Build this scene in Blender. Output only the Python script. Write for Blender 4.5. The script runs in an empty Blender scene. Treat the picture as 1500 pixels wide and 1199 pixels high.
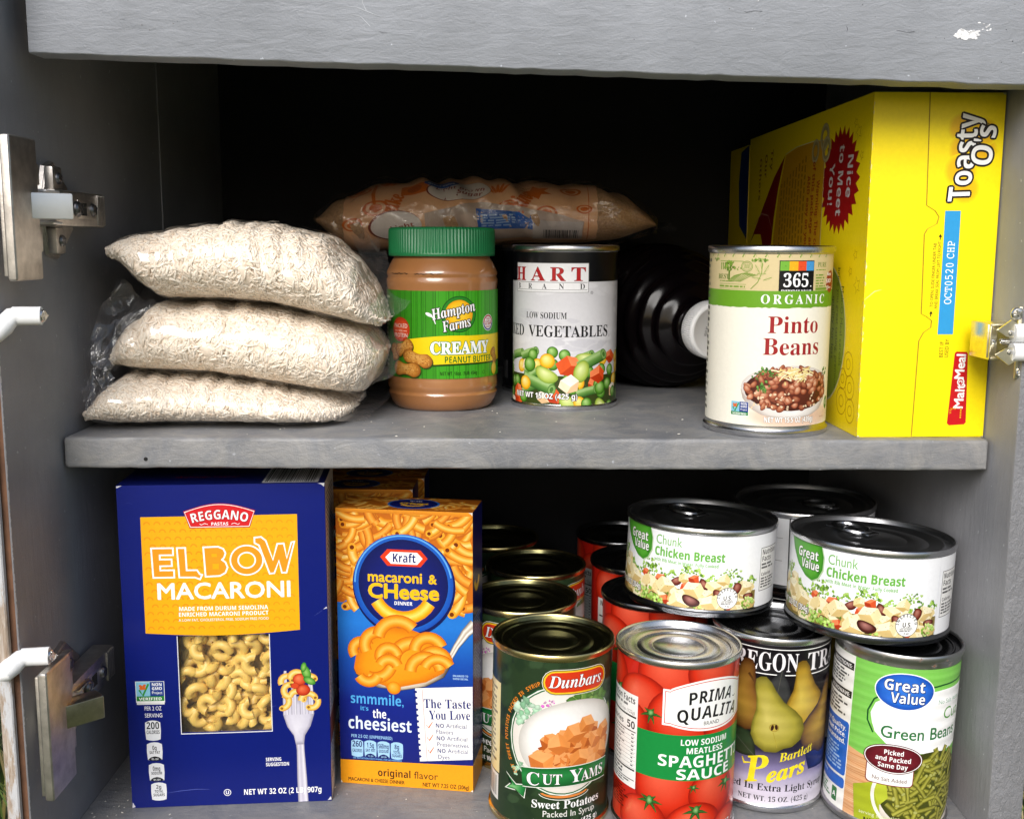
import bpy, bmesh, math, random
import numpy as np
from mathutils import Vector, Matrix, Euler
from mathutils.geometry import tessellate_polygon

SC = bpy.context.scene
COL = SC.collection
PI = math.pi
R = math.radians

# ------------------------------------------------------------------ camera, world, sun, exposure
CAMD = bpy.data.cameras.new('camera')
CAM = bpy.data.objects.new('camera', CAMD)
COL.objects.link(CAM)
CAM.location = (0.0, -0.6, 0.1139)
CAM.rotation_euler = (Matrix.Rotation(R(90 - 8.7), 4, 'X') @ Matrix.Rotation(R(0.18), 4, 'Z')).to_euler()
CAMD.sensor_width = 36.0
CAMD.lens = 36.0 * 1590.0 / 1500.0
CAMD.clip_start = 0.02
CAMD.clip_end = 200.0
SC.camera = CAM

SUN_EL, SUN_AZ = 35.0, -14.0          # sun stands behind the photographer, to the left
W = bpy.data.worlds.new('World')
SC.world = W
W.use_nodes = True
_nt = W.node_tree
_sky = _nt.nodes.new('ShaderNodeTexSky')
_sky.sky_type = 'NISHITA'
_sky.sun_disc = False
_sky.sun_elevation = R(SUN_EL)
_sky.sun_rotation = R(180 - SUN_AZ)
_sky.air_density = 1.0
_sky.dust_density = 3.0
_bg = _nt.nodes['Background']
_nt.links.new(_sky.outputs[0], _bg.inputs[0])
_bg.inputs[1].default_value = 0.06

SUND = bpy.data.lights.new('sun', 'SUN')
SUND.energy = 1.5
SUND.angle = R(36)
SUND.color = (1.0, 1.0, 1.0)
SUN = bpy.data.objects.new('sun', SUND)
COL.objects.link(SUN)
_d = Vector((math.sin(R(SUN_AZ)) * math.cos(R(SUN_EL)), -math.cos(R(SUN_AZ)) * math.cos(R(SUN_EL)), math.sin(R(SUN_EL))))
SUN.rotation_euler = _d.to_track_quat('Z', 'Y').to_euler()
SUN.location = (0.5, -3, 2)

SC.view_settings.view_transform = 'Standard'
SC.view_settings.look = 'None'
SC.view_settings.gamma = 1.0
SC.view_settings.use_curve_mapping = False
SC.view_settings.exposure = 1.15
SC.cycles.transparent_max_bounces = 24
SC.cycles.max_bounces = 8

# ------------------------------------------------------------------ colours and materials
def lin(c):
    c = c / 255.0
    return c / 12.92 if c <= 0.04045 else ((c + 0.055) / 1.055) ** 2.4

def S(h, k=0.86):
    """printed ink: sRGB hex -> linear, white ink reflects k"""
    h = h.lstrip('#')
    return np.array([lin(int(h[i:i + 2], 16)) ** 1.07 * k for i in (0, 2, 4)])

def mix(a, b, t):
    return np.asarray(a) * (1 - t) + np.asarray(b) * t

class NT:
    def __init__(s, name):
        s.m = bpy.data.materials.new(name)
        s.m.use_nodes = True
        s.nt = s.m.node_tree
        s.b = s.nt.nodes['Principled BSDF']
    def n(s, t, **kw):
        x = s.nt.nodes.new('ShaderNode' + t)
        for k, v in kw.items():
            setattr(x, k, v)
        return x
    def l(s, a, b):
        s.nt.links.new(a, b)
    def coord(s, scale=(1, 1, 1), kind='Object'):
        tc = s.n('TexCoord'); mp = s.n('Mapping')
        mp.inputs['Scale'].default_value = scale
        s.l(tc.outputs[kind], mp.inputs[0])
        return mp.outputs[0]
    def noise(s, co, scale, detail=4, rough=0.6, dist=0.0):
        x = s.n('TexNoise'); x.inputs['Scale'].default_value = scale
        x.inputs['Detail'].default_value = detail; x.inputs['Roughness'].default_value = rough
        x.inputs['Distortion'].default_value = dist
        s.l(co, x.inputs['Vector'])
        return x.outputs['Fac']
    def ramp(s, fac, stops):
        x = s.n('ValToRGB'); e = x.color_ramp.elements
        while len(e) < len(stops): e.new(0.5)
        for i, (p, c) in enumerate(stops):
            e[i].position = p
            e[i].color = (*c, 1) if len(c) == 3 else c
        s.l(fac, x.inputs[0])
        return x.outputs[0]
    def bump(s, h, strength, dist=0.001, normal=None):
        x = s.n('Bump'); x.inputs['Strength'].default_value = strength; x.inputs['Distance'].default_value = dist
        s.l(h, x.inputs['Height'])
        if normal is not None: s.l(normal, x.inputs['Normal'])
        return x.outputs[0]
    def mixc(s, fac, a, b, blend='MIX'):
        x = s.n('Mix', data_type='RGBA', blend_type=blend)
        if hasattr(fac, 'links'): s.l(fac, x.inputs[0])
        else: x.inputs[0].default_value = fac
        for i, c in ((6, a), (7, b)):
            if hasattr(c, 'links'): s.l(c, x.inputs[i])
            else: x.inputs[i].default_value = (*c, 1)
        return x.outputs[2]
    def set(s, **kw):
        for k, v in kw.items():
            i = s.b.inputs[k.replace('_', ' ')]
            if hasattr(v, 'links'): s.l(v, i)
            elif isinstance(v, (tuple, list, np.ndarray)): i.default_value = (*v, 1) if len(i.default_value) == 4 else tuple(v)
            else: i.default_value = v
        return s.m

def plain(name, col, rough=0.5, metal=0.0, var=0.12, vscale=60, bump=0.0, bscale=300, **kw):
    t = NT(name); co = t.coord()
    n = t.noise(co, vscale)
    c = np.asarray(col, float)
    t.set(Base_Color=t.ramp(n, [(0.3, tuple(c * (1 - var))), (0.7, tuple(np.minimum(c * (1 + var), 1)))]), Roughness=rough, Metallic=metal, **kw)
    if bump:
        t.l(t.bump(t.noise(co, bscale), bump), t.b.inputs['Normal'])
    return t.m

def paint(name, stretch, bscale, bstr, col=(0.178, 0.180, 0.192), dust=0.0, rough=0.5):
    """old grey gloss paint, brushed on in thick uneven coats"""
    t = NT(name); co = t.coord(stretch); co1 = t.coord()
    big = t.noise(co, bscale, 6, 0.62, 0.6)
    fine = t.noise(co1, 900, 3, 0.5)
    blot = t.noise(co1, 9, 5, 0.65)
    c = np.array(col)
    base = t.ramp(blot, [(0.32, tuple(c * 0.84)), (0.68, tuple(c * 1.16))])
    if dust:
        d = t.noise(co1, 34, 7, 0.75, 0.8)
        dm = t.ramp(d, [(0.42, (0, 0, 0)), (0.68, (dust,) * 3)])
        base = t.mixc(dm, base, (0.33, 0.315, 0.29))
    fl = t.noise(co1, 260, 2, 0.5)
    fm = t.ramp(fl, [(0.735, (0, 0, 0)), (0.76, (1, 1, 1))])
    base = t.mixc(fm, base, tuple(c * 1.9))
    h = t.n('Math', operation='MULTIPLY_ADD'); h.inputs[1].default_value = 0.25
    t.l(fine, h.inputs[0]); t.l(big, h.inputs[2])
    t.set(Base_Color=base, Roughness=rough)
    t.l(t.bump(h.outputs[0], bstr, 0.002), t.b.inputs['Normal'])
    return t.m

def printed(name, rough=0.34, grain=0.05, ribs=None, coat=0.0, bumpy=0.05):
    """ink on paper or card: colours come from the print's own 'Col' attribute"""
    t = NT(name); co = t.coord()
    a = t.n('Attribute', attribute_name='Col')
    n = t.noise(co, 420, 3)
    g = t.ramp(n, [(0.3, (1 - grain,) * 3), (0.7, (1, 1, 1))])
    t.set(Base_Color=t.mixc(1.0, a.outputs[0], g, 'MULTIPLY'), Roughness=rough, Specular_IOR_Level=0.28)
    if coat: t.set(Coat_Weight=coat, Coat_Roughness=0.12)
    h = t.noise(co, 55, 4)
    nb = t.bump(h, bumpy, 0.002)
    if ribs:
        w = t.n('TexWave', bands_direction='Z', wave_profile='SIN'); w.inputs['Scale'].default_value = ribs
        t.l(co, w.inputs['Vector'])
        nb = t.bump(w.outputs[1], 0.22, 0.0012, nb)
    t.l(nb, t.b.inputs['Normal'])
    return t.m

def clear_film(name, base=0.05, haze=0.06, crinkle=0.5, scale=40, rough=0.12, tint=(1, 1, 1)):
    """thin clear plastic: see-through, shiny, slightly milky"""
    m = bpy.data.materials.new(name); m.use_nodes = True
    nt = m.node_tree; nt.nodes.clear()
    N = lambda t: nt.nodes.new('ShaderNode' + t)
    out = N('OutputMaterial'); tr = N('BsdfTransparent'); gl = N('BsdfGlossy'); di = N('BsdfDiffuse')
    m1 = N('MixShader'); m2 = N('MixShader'); bp = N('Bump'); no = N('TexNoise'); tc = N('TexCoord'); ge = N('NewGeometry')
    L = nt.links.new
    tr.inputs[0].default_value = (*tint, 1)
    no.inputs['Scale'].default_value = scale; no.inputs['Detail'].default_value = 3; no.inputs['Distortion'].default_value = 1.5
    L(tc.outputs['Object'], no.inputs['Vector']); L(no.outputs[0], bp.inputs['Height'])
    bp.inputs['Strength'].default_value = crinkle; bp.inputs['Distance'].default_value = 0.004
    gl.inputs['Roughness'].default_value = rough; di.inputs[0].default_value = (0.75, 0.75, 0.78, 1)
    for x in (gl, di): L(bp.outputs[0], x.inputs['Normal'])
    # a thin sheet mirrors alike from both sides: Schlick on |N.I|
    dt = N('VectorMath'); dt.operation = 'DOT_PRODUCT'; L(bp.outputs[0], dt.inputs[0]); L(ge.outputs['Incoming'], dt.inputs[1])
    ab = N('Math'); ab.operation = 'ABSOLUTE'; L(dt.outputs['Value'], ab.inputs[0])
    om = N('Math'); om.operation = 'SUBTRACT'; om.inputs[0].default_value = 1.0; om.use_clamp = True; L(ab.outputs[0], om.inputs[1])
    pw = N('Math'); pw.operation = 'POWER'; pw.inputs[1].default_value = 5.0; L(om.outputs[0], pw.inputs[0])
    ad = N('Math'); ad.operation = 'MULTIPLY_ADD'; ad.inputs[1].default_value = 0.55; ad.inputs[2].default_value = base; ad.use_clamp = True; L(pw.outputs[0], ad.inputs[0])
    m1.inputs[0].default_value = haze
    L(tr.outputs[0], m1.inputs[1]); L(di.outputs[0], m1.inputs[2])
    L(ad.outputs[0], m2.inputs[0]); L(m1.outputs[0], m2.inputs[1]); L(gl.outputs[0], m2.inputs[2])
    L(m2.outputs[0], out.inputs[0])
    return m

# ------------------------------------------------------------------ objects
def tag(o, label, cat, group=None):
    o['label'] = label; o['category'] = cat
    if group: o['group'] = group
    return o

def thing(name, label, cat, loc=(0, 0, 0), rot=None, group=None):
    o = bpy.data.objects.new(name, None); COL.objects.link(o)
    o.empty_display_size = 0.01
    o.location = loc
    if rot is not None: o.rotation_euler = rot
    return tag(o, label, cat, group)

def link(name, me, mats, parent=None, smooth=None):
    o = bpy.data.objects.new(name, me); COL.objects.link(o)
    for m in (mats if isinstance(mats, (list, tuple)) else [mats]): me.materials.append(m)
    if parent is not None: o.parent = parent
    if smooth is not None:
        me.polygons.foreach_set('use_smooth', [True] * len(me.polygons))
        me.set_sharp_from_angle(angle=R(smooth))
    return o

def copy_tree(root, label, loc, rot=None, group=None):
    r = root.copy(); COL.objects.link(r); r.location = loc
    if rot is not None: r.rotation_euler = rot
    r['label'] = label
    if group: r['group'] = group
    for ch in list(root.children):
        c = ch.copy(); COL.objects.link(c); c.parent = r
        for g in list(ch.children):
            d = g.copy(); COL.objects.link(d); d.parent = c
    return r

def bm_mesh(bm, name='m'):
    me = bpy.data.meshes.new(name); bm.normal_update(); bm.to_mesh(me); bm.free(); return me

def add_box(bm, lo, hi, bev=0.0, seg=2, mat=0, M=None):
    lo = Vector(lo); hi = Vector(hi)
    r = bmesh.ops.create_cube(bm, size=1.0)
    vs = r['verts']
    c = (lo + hi) / 2; d = hi - lo
    for v in vs: v.co = Vector((v.co.x * d.x, v.co.y * d.y, v.co.z * d.z)) + c
    fs = {f for v in vs for f in v.link_faces}
    if bev:
        es = list({e for f in fs for e in f.edges})
        rb = bmesh.ops.bevel(bm, geom=es, offset=bev, segments=seg, affect='EDGES', profile=0.6)
        vs = list({v for f in rb['faces'] for v in f.verts} | {v for v in vs if v.is_valid})
        fs = {f for v in vs for f in v.link_faces}
    for f in fs: f.material_index = mat
    if M is not None: bmesh.ops.transform(bm, matrix=M, verts=list({v for f in fs for v in f.verts}))

def box(lo, hi, bev=0.0, M=None):
    bm = bmesh.new(); add_box(bm, lo, hi, bev, M=M); return bm_mesh(bm)

def add_lathe(bm, prof, seg=72, M=None, rad=None):
    """prof: (r, z) pairs turned about Z; rad(angle, i) may scale a radius"""
    rows = []
    for i, (r, z) in enumerate(prof):
        if r < 1e-6:
            rows.append([bm.verts.new((0, 0, z))])
        else:
            rows.append([bm.verts.new(((r * (rad(2 * PI * k / seg, i) if rad else 1)) * math.cos(2 * PI * k / seg),
                                       (r * (rad(2 * PI * k / seg, i) if rad else 1)) * math.sin(2 * PI * k / seg), z)) for k in range(seg)])
    for a, b in zip(rows, rows[1:]):
        for k in range(seg):
            k2 = (k + 1) % seg
            q = [a[k % len(a)], a[k2 % len(a)], b[k2 % len(b)], b[k % len(b)]]
            q = [v for i, v in enumerate(q) if v not in q[:i]]
            if len(q) > 2: bm.faces.new(q)
    if M is not None: bmesh.ops.transform(bm, matrix=M, verts=[v for r_ in rows for v in r_])

def lathe(prof, seg=72, M=None, rad=None):
    bm = bmesh.new(); add_lathe(bm, prof, seg, M, rad); return bm_mesh(bm)

def add_tube(bm, pts, rad, seg=10, cap=True, hollow=0.0):
    pts = [Vector(p) for p in pts]; n = len(pts)
    rads = rad if isinstance(rad, (list, tuple)) else [rad] * n
    T = [(pts[min(i + 1, n - 1)] - pts[max(i - 1, 0)]).normalized() for i in range(n)]
    up = Vector((0, 0, 1)) if abs(T[0].z) < 0.9 else Vector((1, 0, 0))
    N = (up - T[0] * up.dot(T[0])).normalized(); rows = []
    for i in range(n):
        N = (N - T[i] * N.dot(T[i])).normalized(); B = T[i].cross(N)
        rows.append([bm.verts.new(pts[i] + (N * math.cos(2 * PI * k / seg) + B * math.sin(2 * PI * k / seg)) * rads[i]) for k in range(seg)])
    for a, b in zip(rows, rows[1:]):
        for k in range(seg): bm.faces.new([a[k], a[(k + 1) % seg], b[(k + 1) % seg], b[k]])
    if cap:
        bm.faces.new(rows[0][::-1]); bm.faces.new(rows[-1])

def arr_mesh(V, F, name='m'):
    me = bpy.data.meshes.new(name)
    V = np.asarray(V, np.float32); F = np.asarray(F, np.int32)
    k = F.shape[1]
    me.vertices.add(len(V)); me.vertices.foreach_set('co', V.ravel())
    me.loops.add(F.size); me.loops.foreach_set('vertex_index', F.ravel())
    me.polygons.add(len(F))
    me.polygons.foreach_set('loop_start', np.arange(0, F.size, k, dtype=np.int32))
    me.update(calc_edges=True); me.validate()
    return me

# ------------------------------------------------------------------ lettering: glyph outlines from the built-in font
STYLES = {'sans': None, 'bold': (0x1D5D4, 0x1D5EE, 0x1D7EC), 'serif': (0x1D400, 0x1D41A, 0x1D7CE), 'ital': (0x1D468, 0x1D482, 0x1D7CE),
          'script': (0x1D4D0, 0x1D4EA, 0x1D7CE), 'mono': (0x1D670, 0x1D68A, 0x1D7F6), 'oblique': (0x1D63C, 0x1D656, 0x1D7EC)}
_G = {}
_fc = bpy.data.curves.new('lettering', 'FONT'); _fc.resolution_u = 3
_fo = bpy.data.objects.new('lettering', _fc); COL.objects.link(_fo)

def _char(style, c):
    b = STYLES[style]
    if b:
        if 'A' <= c <= 'Z': return chr(b[0] + ord(c) - 65)
        if 'a' <= c <= 'z': return chr(b[1] + ord(c) - 97)
        if '0' <= c <= '9': return chr(b[2] + ord(c) - 48)
    return c

def glyph(style, c):
    k = (style, c)
    if k not in _G:
        ch = _char(style, c)
        _fc.body = ch + ch
        ev = _fo.evaluated_get(bpy.context.evaluated_depsgraph_get())
        me = ev.to_mesh()
        n = len(me.vertices) // 2
        V = np.array([v.co[:2] for v in me.vertices], float).reshape(-1, 2)
        adv = V[n, 0] - V[0, 0] if n else 0.3
        lo = 0 if adv > 0 else n                  # which half of the outline is the first of the pair
        F = []
        for p in me.polygons:
            vs = p.vertices[:]
            if lo <= min(vs) and max(vs) < lo + n:
                for i in range(1, len(vs) - 1): F.append((vs[0] - lo, vs[i] - lo, vs[i + 1] - lo))
        _G[k] = (V[lo:lo + n].copy(), np.array(F, int).reshape(-1, 3), abs(adv))
        ev.to_mesh_clear()
    return _G[k]

def cap_h(style):
    return glyph(style, 'H')[0][:, 1].max()

# ------------------------------------------------------------------ printed artwork: flat ink shapes in millimetres (u right, v DOWN)
STEP = 8e-6
class Art:
    def __init__(s, w, h, u0=0.0):
        s.w, s.h, s.u0 = w, h, u0
        s.T = []
        s.cell = 1.0
        s.g = np.zeros((int(h) + 4, int(w) + 4), int)
        s.rng = random.Random(7)
    def add(s, V, F, C, lift=0.0):
        V = np.asarray(V, float); F = np.asarray(F, int).reshape(-1, 3)
        if not len(F): return
        C = np.asarray(C, float)
        if C.ndim == 1: C = np.repeat(C[None], len(V), 0)
        i0 = int(max(0, min(s.g.shape[1] - 1, V[:, 0].min() - s.u0))); i1 = int(max(0, min(s.g.shape[1] - 1, V[:, 0].max() - s.u0)))
        j0 = int(max(0, min(s.g.shape[0] - 1, V[:, 1].min()))); j1 = int(max(0, min(s.g.shape[0] - 1, V[:, 1].max())))
        lv = s.g[j0:j1 + 1, i0:i1 + 1].max() + 1
        s.g[j0:j1 + 1, i0:i1 + 1] = lv
        A = np.concatenate([V, C, np.full((len(V), 1), lv * STEP + lift)], 1)
        s.T.append(A[F])
    def rect(s, x0, y0, x1, y1, c, c2=None, lift=0.0):
        C = np.array([c, c, c if c2 is None else c2, c if c2 is None else c2], float)
        s.add([(x0, y0), (x1, y0), (x1, y1), (x0, y1)], [(0, 1, 2), (0, 2, 3)], C, lift)
    def rrect(s, x0, y0, x1, y1, r, c):
        P = []
        for cx, cy, a in ((x1 - r, y0 + r, -90), (x1 - r, y1 - r, 0), (x0 + r, y1 - r, 90), (x0 + r, y0 + r, 180)):
            P += [(cx + r * math.cos(R(a + t)), cy + r * math.sin(R(a + t))) for t in (0, 22, 45, 67, 90)]
        s.poly(P, c)
    def poly(s, P, c, lift=0.0):
        P = [(float(a), float(b)) for a, b in P]
        F = tessellate_polygon([[Vector((a, b, 0)) for a, b in P]])
        s.add(P, F, c, lift)
    def blob(s, P, edge, mid=None, hi=None, off=(0, 0)):
        """a rounded pictured thing: colour runs from its rim to a light spot"""
        P = np.asarray(P, float); n = len(P); c = P.mean(0)
        mid = edge if mid is None else mid; hi = mid if hi is None else hi
        hp = c + np.asarray(off, float)
        V = [P, hp + (P - hp) * 0.74, hp + (P - hp) * 0.3, hp[None]]
        C = [np.repeat(np.asarray(k, float)[None], m, 0) for k, m in ((edge, n), (mid, n), (mix(mid, hi, 0.6), n), (hi, 1))]
        F = []
        for r in range(2):
            for i in range(n):
                j = (i + 1) % n; a, b = r * n, (r + 1) * n
                F += [(a + i, a + j, b + j), (a + i, b + j, b + i)]
        for i in range(n): F.append((2 * n + i, 2 * n + (i + 1) % n, 3 * n))
        s.add(np.concatenate(V), F, np.concatenate(C))
    def ell(s, cx, cy, a, b, edge, mid=None, hi=None, off=(0, 0), rot=0, n=24, jag=0.0, jn=0):
        s.blob(s.epts(cx, cy, a, b, rot, n, jag), edge, mid, hi, off)
    def epts(s, cx, cy, a, b, rot=0, n=24, jag=0.0):
        c, q = math.cos(R(rot)), math.sin(R(rot)); P = []
        for k in range(n):
            t = 2 * PI * k / n; m = 1 + jag * (s.rng.random() * 2 - 1)
            x, y = a * m * math.cos(t), b * m * math.sin(t)
            P.append((cx + x * c - y * q, cy + x * q + y * c))
        return P
    def ring(s, cx, cy, a, b, w, c, n=48, t0=0, t1=360, rot=0):
        P = []
        cr, q = math.cos(R(rot)), math.sin(R(rot))
        for k in range(n + 1):
            t = R(t0 + (t1 - t0) * k / n)
            for m in (0, 1):
                x, y = (a - w * m) * math.cos(t), (b - w * m) * math.sin(t)
                P.append((cx + x * cr - y * q, cy + x * q + y * cr))
        F = []
        for k in range(n): F += [(2 * k, 2 * k + 1, 2 * k + 3), (2 * k, 2 * k + 3, 2 * k + 2)]
        s.add(P, F, c)
    def stroke(s, P, w, cols, caps=False):
        """ribbon along P; cols = colour or [(across -1..1, colour)...]"""
        P = np.asarray(P, float); n = len(P)
        ws = np.asarray(w if hasattr(w, '__len__') else [w] * n, float)
        T = np.gradient(P, axis=0); T /= np.maximum(np.linalg.norm(T, axis=1), 1e-9)[:, None]
        N = np.stack([-T[:, 1], T[:, 0]], 1)
        if not isinstance(cols, list): cols = [(-1, cols), (1, cols)]
        m = len(cols); V = []; C = []
        for i in range(n):
            for t, c in cols:
                V.append(P[i] + N[i] * ws[i] * 0.5 * t); C.append(c)
        F = []
        for i in range(n - 1):
            for j in range(m - 1):
                a = i * m + j; F += [(a, a + 1, a + m + 1), (a, a + m + 1, a + m)]
        s.add(V, F, np.array(C))
    def text(s, t, x, y, h, c, style='sans', al='c', xs=1.0, rot=0.0, track=0.0, out=None, shear=0.0, arc=None, dirn=1, fit=None, wob=0.0, shadow=None):
        """h = capital height in mm, (x, y) = baseline anchor, fit = total width; arc = radius of a circle the baseline bends round"""
        k = h / cap_h(style); pen = 0.0; G = []
        for ch in t:
            if ch == ' ':
                pen += 0.30 * k * xs + track; continue
            V, F, adv = glyph(style, ch)
            V = V.copy(); V[:, 0] += shear * V[:, 1]
            G.append((V * [k * xs, k], F, pen, adv * k * xs))
            pen += adv * k * xs + track
        tot = pen - track
        if fit:
            f = fit / max(tot, 1e-6)
            G = [(V * [f, 1], F, p * f, a * f) for V, F, p, a in G]; tot = fit
        ox = {'c': -tot / 2, 'l': 0.0, 'r': -tot}[al]
        VV = []; FF = []; o = 0
        for V, F, p, a in G:
            X = V[:, 0] + p + ox; Y = -V[:, 1].copy()
            if wob: Y = Y + wob * math.sin(p * 2.1)
            if arc:
                th = (p + a / 2 + ox) / arc * dirn
                lx = X - (p + a / 2 + ox)
                rr = arc - Y * dirn if dirn > 0 else arc + Y
                if dirn > 0:
                    X = (arc - Y) * np.sin(th) + lx * math.cos(th); Y = -(arc - Y) * np.cos(th) + arc + lx * math.sin(th)
                else:
                    th = -th
                    X = (arc + Y) * np.sin(th) + lx * math.cos(th); Y = (arc + Y) * np.cos(th) - arc - lx * math.sin(th)
            VV.append(np.stack([X, Y], 1)); FF.append(F + o); o += len(V)
        if not VV: return
        V = np.concatenate(VV); F = np.concatenate(FF)
        cr, q = math.cos(R(rot)), math.sin(R(rot))
        V = np.stack([x + V[:, 0] * cr + V[:, 1] * q, y - V[:, 0] * q + V[:, 1] * cr], 1)
        if shadow: s.add(V + np.array(shadow[1]), F, shadow[0])
        if out:
            oc, ow = out
            for a in range(0, 360, 45): s.add(V + [ow * math.cos(R(a)), ow * math.sin(R(a))], F, oc)
        s.add(V, F, c)
    def fine(s, x0, y0, x1, y1, n, c, fill=0.55, rag=0.3):
        """print too small to read at this size: rows of word-length dashes"""
        dy = (y1 - y0) / n
        for i in range(n):
            x = x0; end = x1 - (x1 - x0) * rag * s.rng.random()
            y = y0 + dy * i
            while x < end:
                w = min(dy * (0.8 + 2.6 * s.rng.random()), end - x)
                s.rect(x, y, x + w, y + dy * fill, c); x += w + dy * 0.45
    def bars(s, x0, y0, x1, y1, c):
        x = x0
        while x < x1:
            w = s.rng.choice((0.35, 0.35, 0.6, 0.9)); s.rect(x, y0, min(x + w, x1), y1, c); x += w + s.rng.choice((0.35, 0.5, 0.8))
    def star(s, cx, cy, r0, r1, n, c, rot=0, sx=1.0):
        s.blob([(cx + sx * (r0 if k % 2 else r1) * math.cos(PI * k / n + R(rot)), cy + (r0 if k % 2 else r1) * math.sin(PI * k / n + R(rot))) for k in range(2 * n)], c)
    # ---- pictured food
    def chunk(s, cx, cy, r, top, side, dark, rot=None, sq=0.85):
        g = s.rng; a0 = g.random() * 360 if rot is None else rot
        P = []
        for k in range(6):
            t = R(a0 + 60 * k + g.uniform(-14, 14)); m = r * g.uniform(0.82, 1.12)
            P.append((cx + m * math.cos(t), cy + m * sq * math.sin(t)))
        c = (cx + r * g.uniform(-0.2, 0.2), cy + r * g.uniform(-0.2, 0.2))
        V = []; F = []; C = []
        order = sorted(range(3), key=lambda i: P[(2 * i + 1) % 6][1])
        tone = {order[0]: top, order[1]: side, order[2]: dark}
        for i in range(3):
            b = len(V); V += [P[2 * i], P[2 * i + 1], P[(2 * i + 2) % 6], c]
            k = np.asarray(tone[i]); C += [k * 0.94, k * 1.03, k * 0.94, np.minimum(k * 1.08, 0.95)]
            F += [(b, b + 1, b + 2), (b, b + 2, b + 3)]
        s.add(V, F, np.array(C))
    def leafy(s, cx, cy, r, n, greens, sq=0.8):
        g = s.rng
        for i in range(n):
            a = g.random() * 2 * PI; m = r * math.sqrt(g.random())
            q = r * g.uniform(0.16, 0.3); k = np.asarray(g.choice(greens)) * g.uniform(0.75, 1.15)
            s.blob(s.epts(cx + m * math.cos(a), cy + m * sq * math.sin(a), q, q * 0.8, g.random() * 180, 9, 0.35), k * 0.65, k, np.minimum(k * 1.35, 0.9), (0, -q * 0.3))
    def bean(s, cx, cy, a, b, rot, edge, mid, hi):
        P = []
        for k in range(18):
            t = 2 * PI * k / 18; x = a * math.cos(t); y = b * math.sin(t) - 0.28 * b * math.cos(t * 1.0) ** 2
            c, q = math.cos(R(rot)), math.sin(R(rot)); P.append((cx + x * c - y * q, cy + x * q + y * c))
        s.blob(P, edge, mid, hi, (-a * 0.15, -b * 0.35))
    def noodle(s, cx, cy, r, a0, a1, w, cols, hole=None):
        P = [(cx + r * math.cos(R(a0 + (a1 - a0) * k / 10)), cy + r * math.sin(R(a0 + (a1 - a0) * k / 10))) for k in range(11)]
        s.stroke(P, w, [(-1, cols[0]), (-0.55, cols[1]), (0.0, cols[2]), (0.55, cols[1]), (1, cols[0])])
        if hole is not None:
            s.ell(P[-1][0], P[-1][1], w * 0.42, w * 0.42, cols[1]); s.ell(P[-1][0], P[-1][1], w * 0.22, w * 0.22, hole)
    def nongmo(s, x, y, w):
        h = w * 0.78
        s.rect(x, y, x + w, y + h, S('f4f6f2')); s.rect(x + w * .02, y + h * .02, x + w * .5, y + h * .7, S('8fc9e0')); s.rect(x + w * .5, y + h * .02, x + w * .98, y + h * .7, S('26428f'))
        s.rect(x + w * .02, y + h * .7, x + w * .98, y + h * .93, S('2f8a3a'))
        s.stroke([(x + w * .12, y + h * .4), (x + w * .24, y + h * .68), (x + w * .45, y + h * .12)], w * .07, S('3c9a3c'))
        for dx, dy, rt in ((-.07, -.03, 40), (.05, -.05, -40), (-.05, .08, 10), (.04, .07, -10)): s.ell(x + w * (.25 + dx), y + h * (.26 + dy), w * .075, w * .05, S('e0702a'), rot=rt, n=10)
        s.text('NON', x + w * .74, y + h * .22, h * .14, S('ffffff'), 'bold', fit=w * .36); s.text('GMO', x + w * .74, y + h * .41, h * .14, S('ffffff'), 'bold', fit=w * .36)
        s.text('Project', x + w * .74, y + h * .6, h * .13, S('ffffff'), 'sans', fit=w * .36); s.text('VERIFIED', x + w * .5, y + h * .89, h * .13, S('ffffff'), 'bold', fit=w * .8)
    def badge(s, x, y, w, h, rows, bg, ink, foot=None, footc=None):
        s.blob([(x + w * a, y + h * b) for a, b in ((0.02, .1), (.25, .02), (.5, 0), (.75, .02), (.98, .1), (1, .5), (.96, .93), (.75, .98), (.5, 1), (.25, .98), (.04, .93), (0, .5))], bg)
        if foot:
            s.blob([(x + w * a, y + h * b) for a, b in ((.06, .92), (.25, .8), (.5, .75), (.75, .8), (.94, .92), (.75, .99), (.5, 1.0), (.25, .99))], footc)
            s.text(foot, x + w / 2, y + h * .95, h * .1, bg, 'bold', fit=w * .45)
        for t, yy, hh, f in rows: s.text(t, x + w / 2, y + h * yy, h * hh, ink, 'bold', fit=w * f)
    # ---- onto a surface
    def tris(s): return np.concatenate(s.T)
    def build(s, name, mat, parent, mapper, cutu=None, cutv=None, clip=None):
        T = s.tris()
        if clip is not None:
            for ax, val, keep in ((0, clip[0], 1), (0, clip[2], -1), (1, clip[1], 1), (1, clip[3], -1)): T = split(T, ax, val, keep)
        if cutu is not None:
            for c in middle_out(cutu): T = split(T, 0, c)
        if cutv is not None:
            for c in middle_out(cutv): T = split(T, 1, c)
        A = T.reshape(-1, 6)
        P, N = mapper(A[:, 0], A[:, 1], A[:, 5])
        P3 = P.reshape(-1, 3, 3)
        ng = np.cross(P3[:, 1] - P3[:, 0], P3[:, 2] - P3[:, 0])
        ok = np.linalg.norm(ng, axis=1) > 1e-13
        flip = (ng * N.reshape(-1, 3, 3).mean(1)).sum(1) < 0
        F = np.arange(len(A)).reshape(-1, 3); F[flip] = F[flip][:, ::-1]; F = F[ok]
        me = bpy.data.meshes.new(name)
        used = F.ravel(); V = P[used]; Cc = A[used, 2:5]; Nn = N[used]
        me.vertices.add(len(V)); me.vertices.foreach_set('co', V.astype(np.float32).ravel())
        me.loops.add(len(V)); me.loops.foreach_set('vertex_index', np.arange(len(V), dtype=np.int32))
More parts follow.
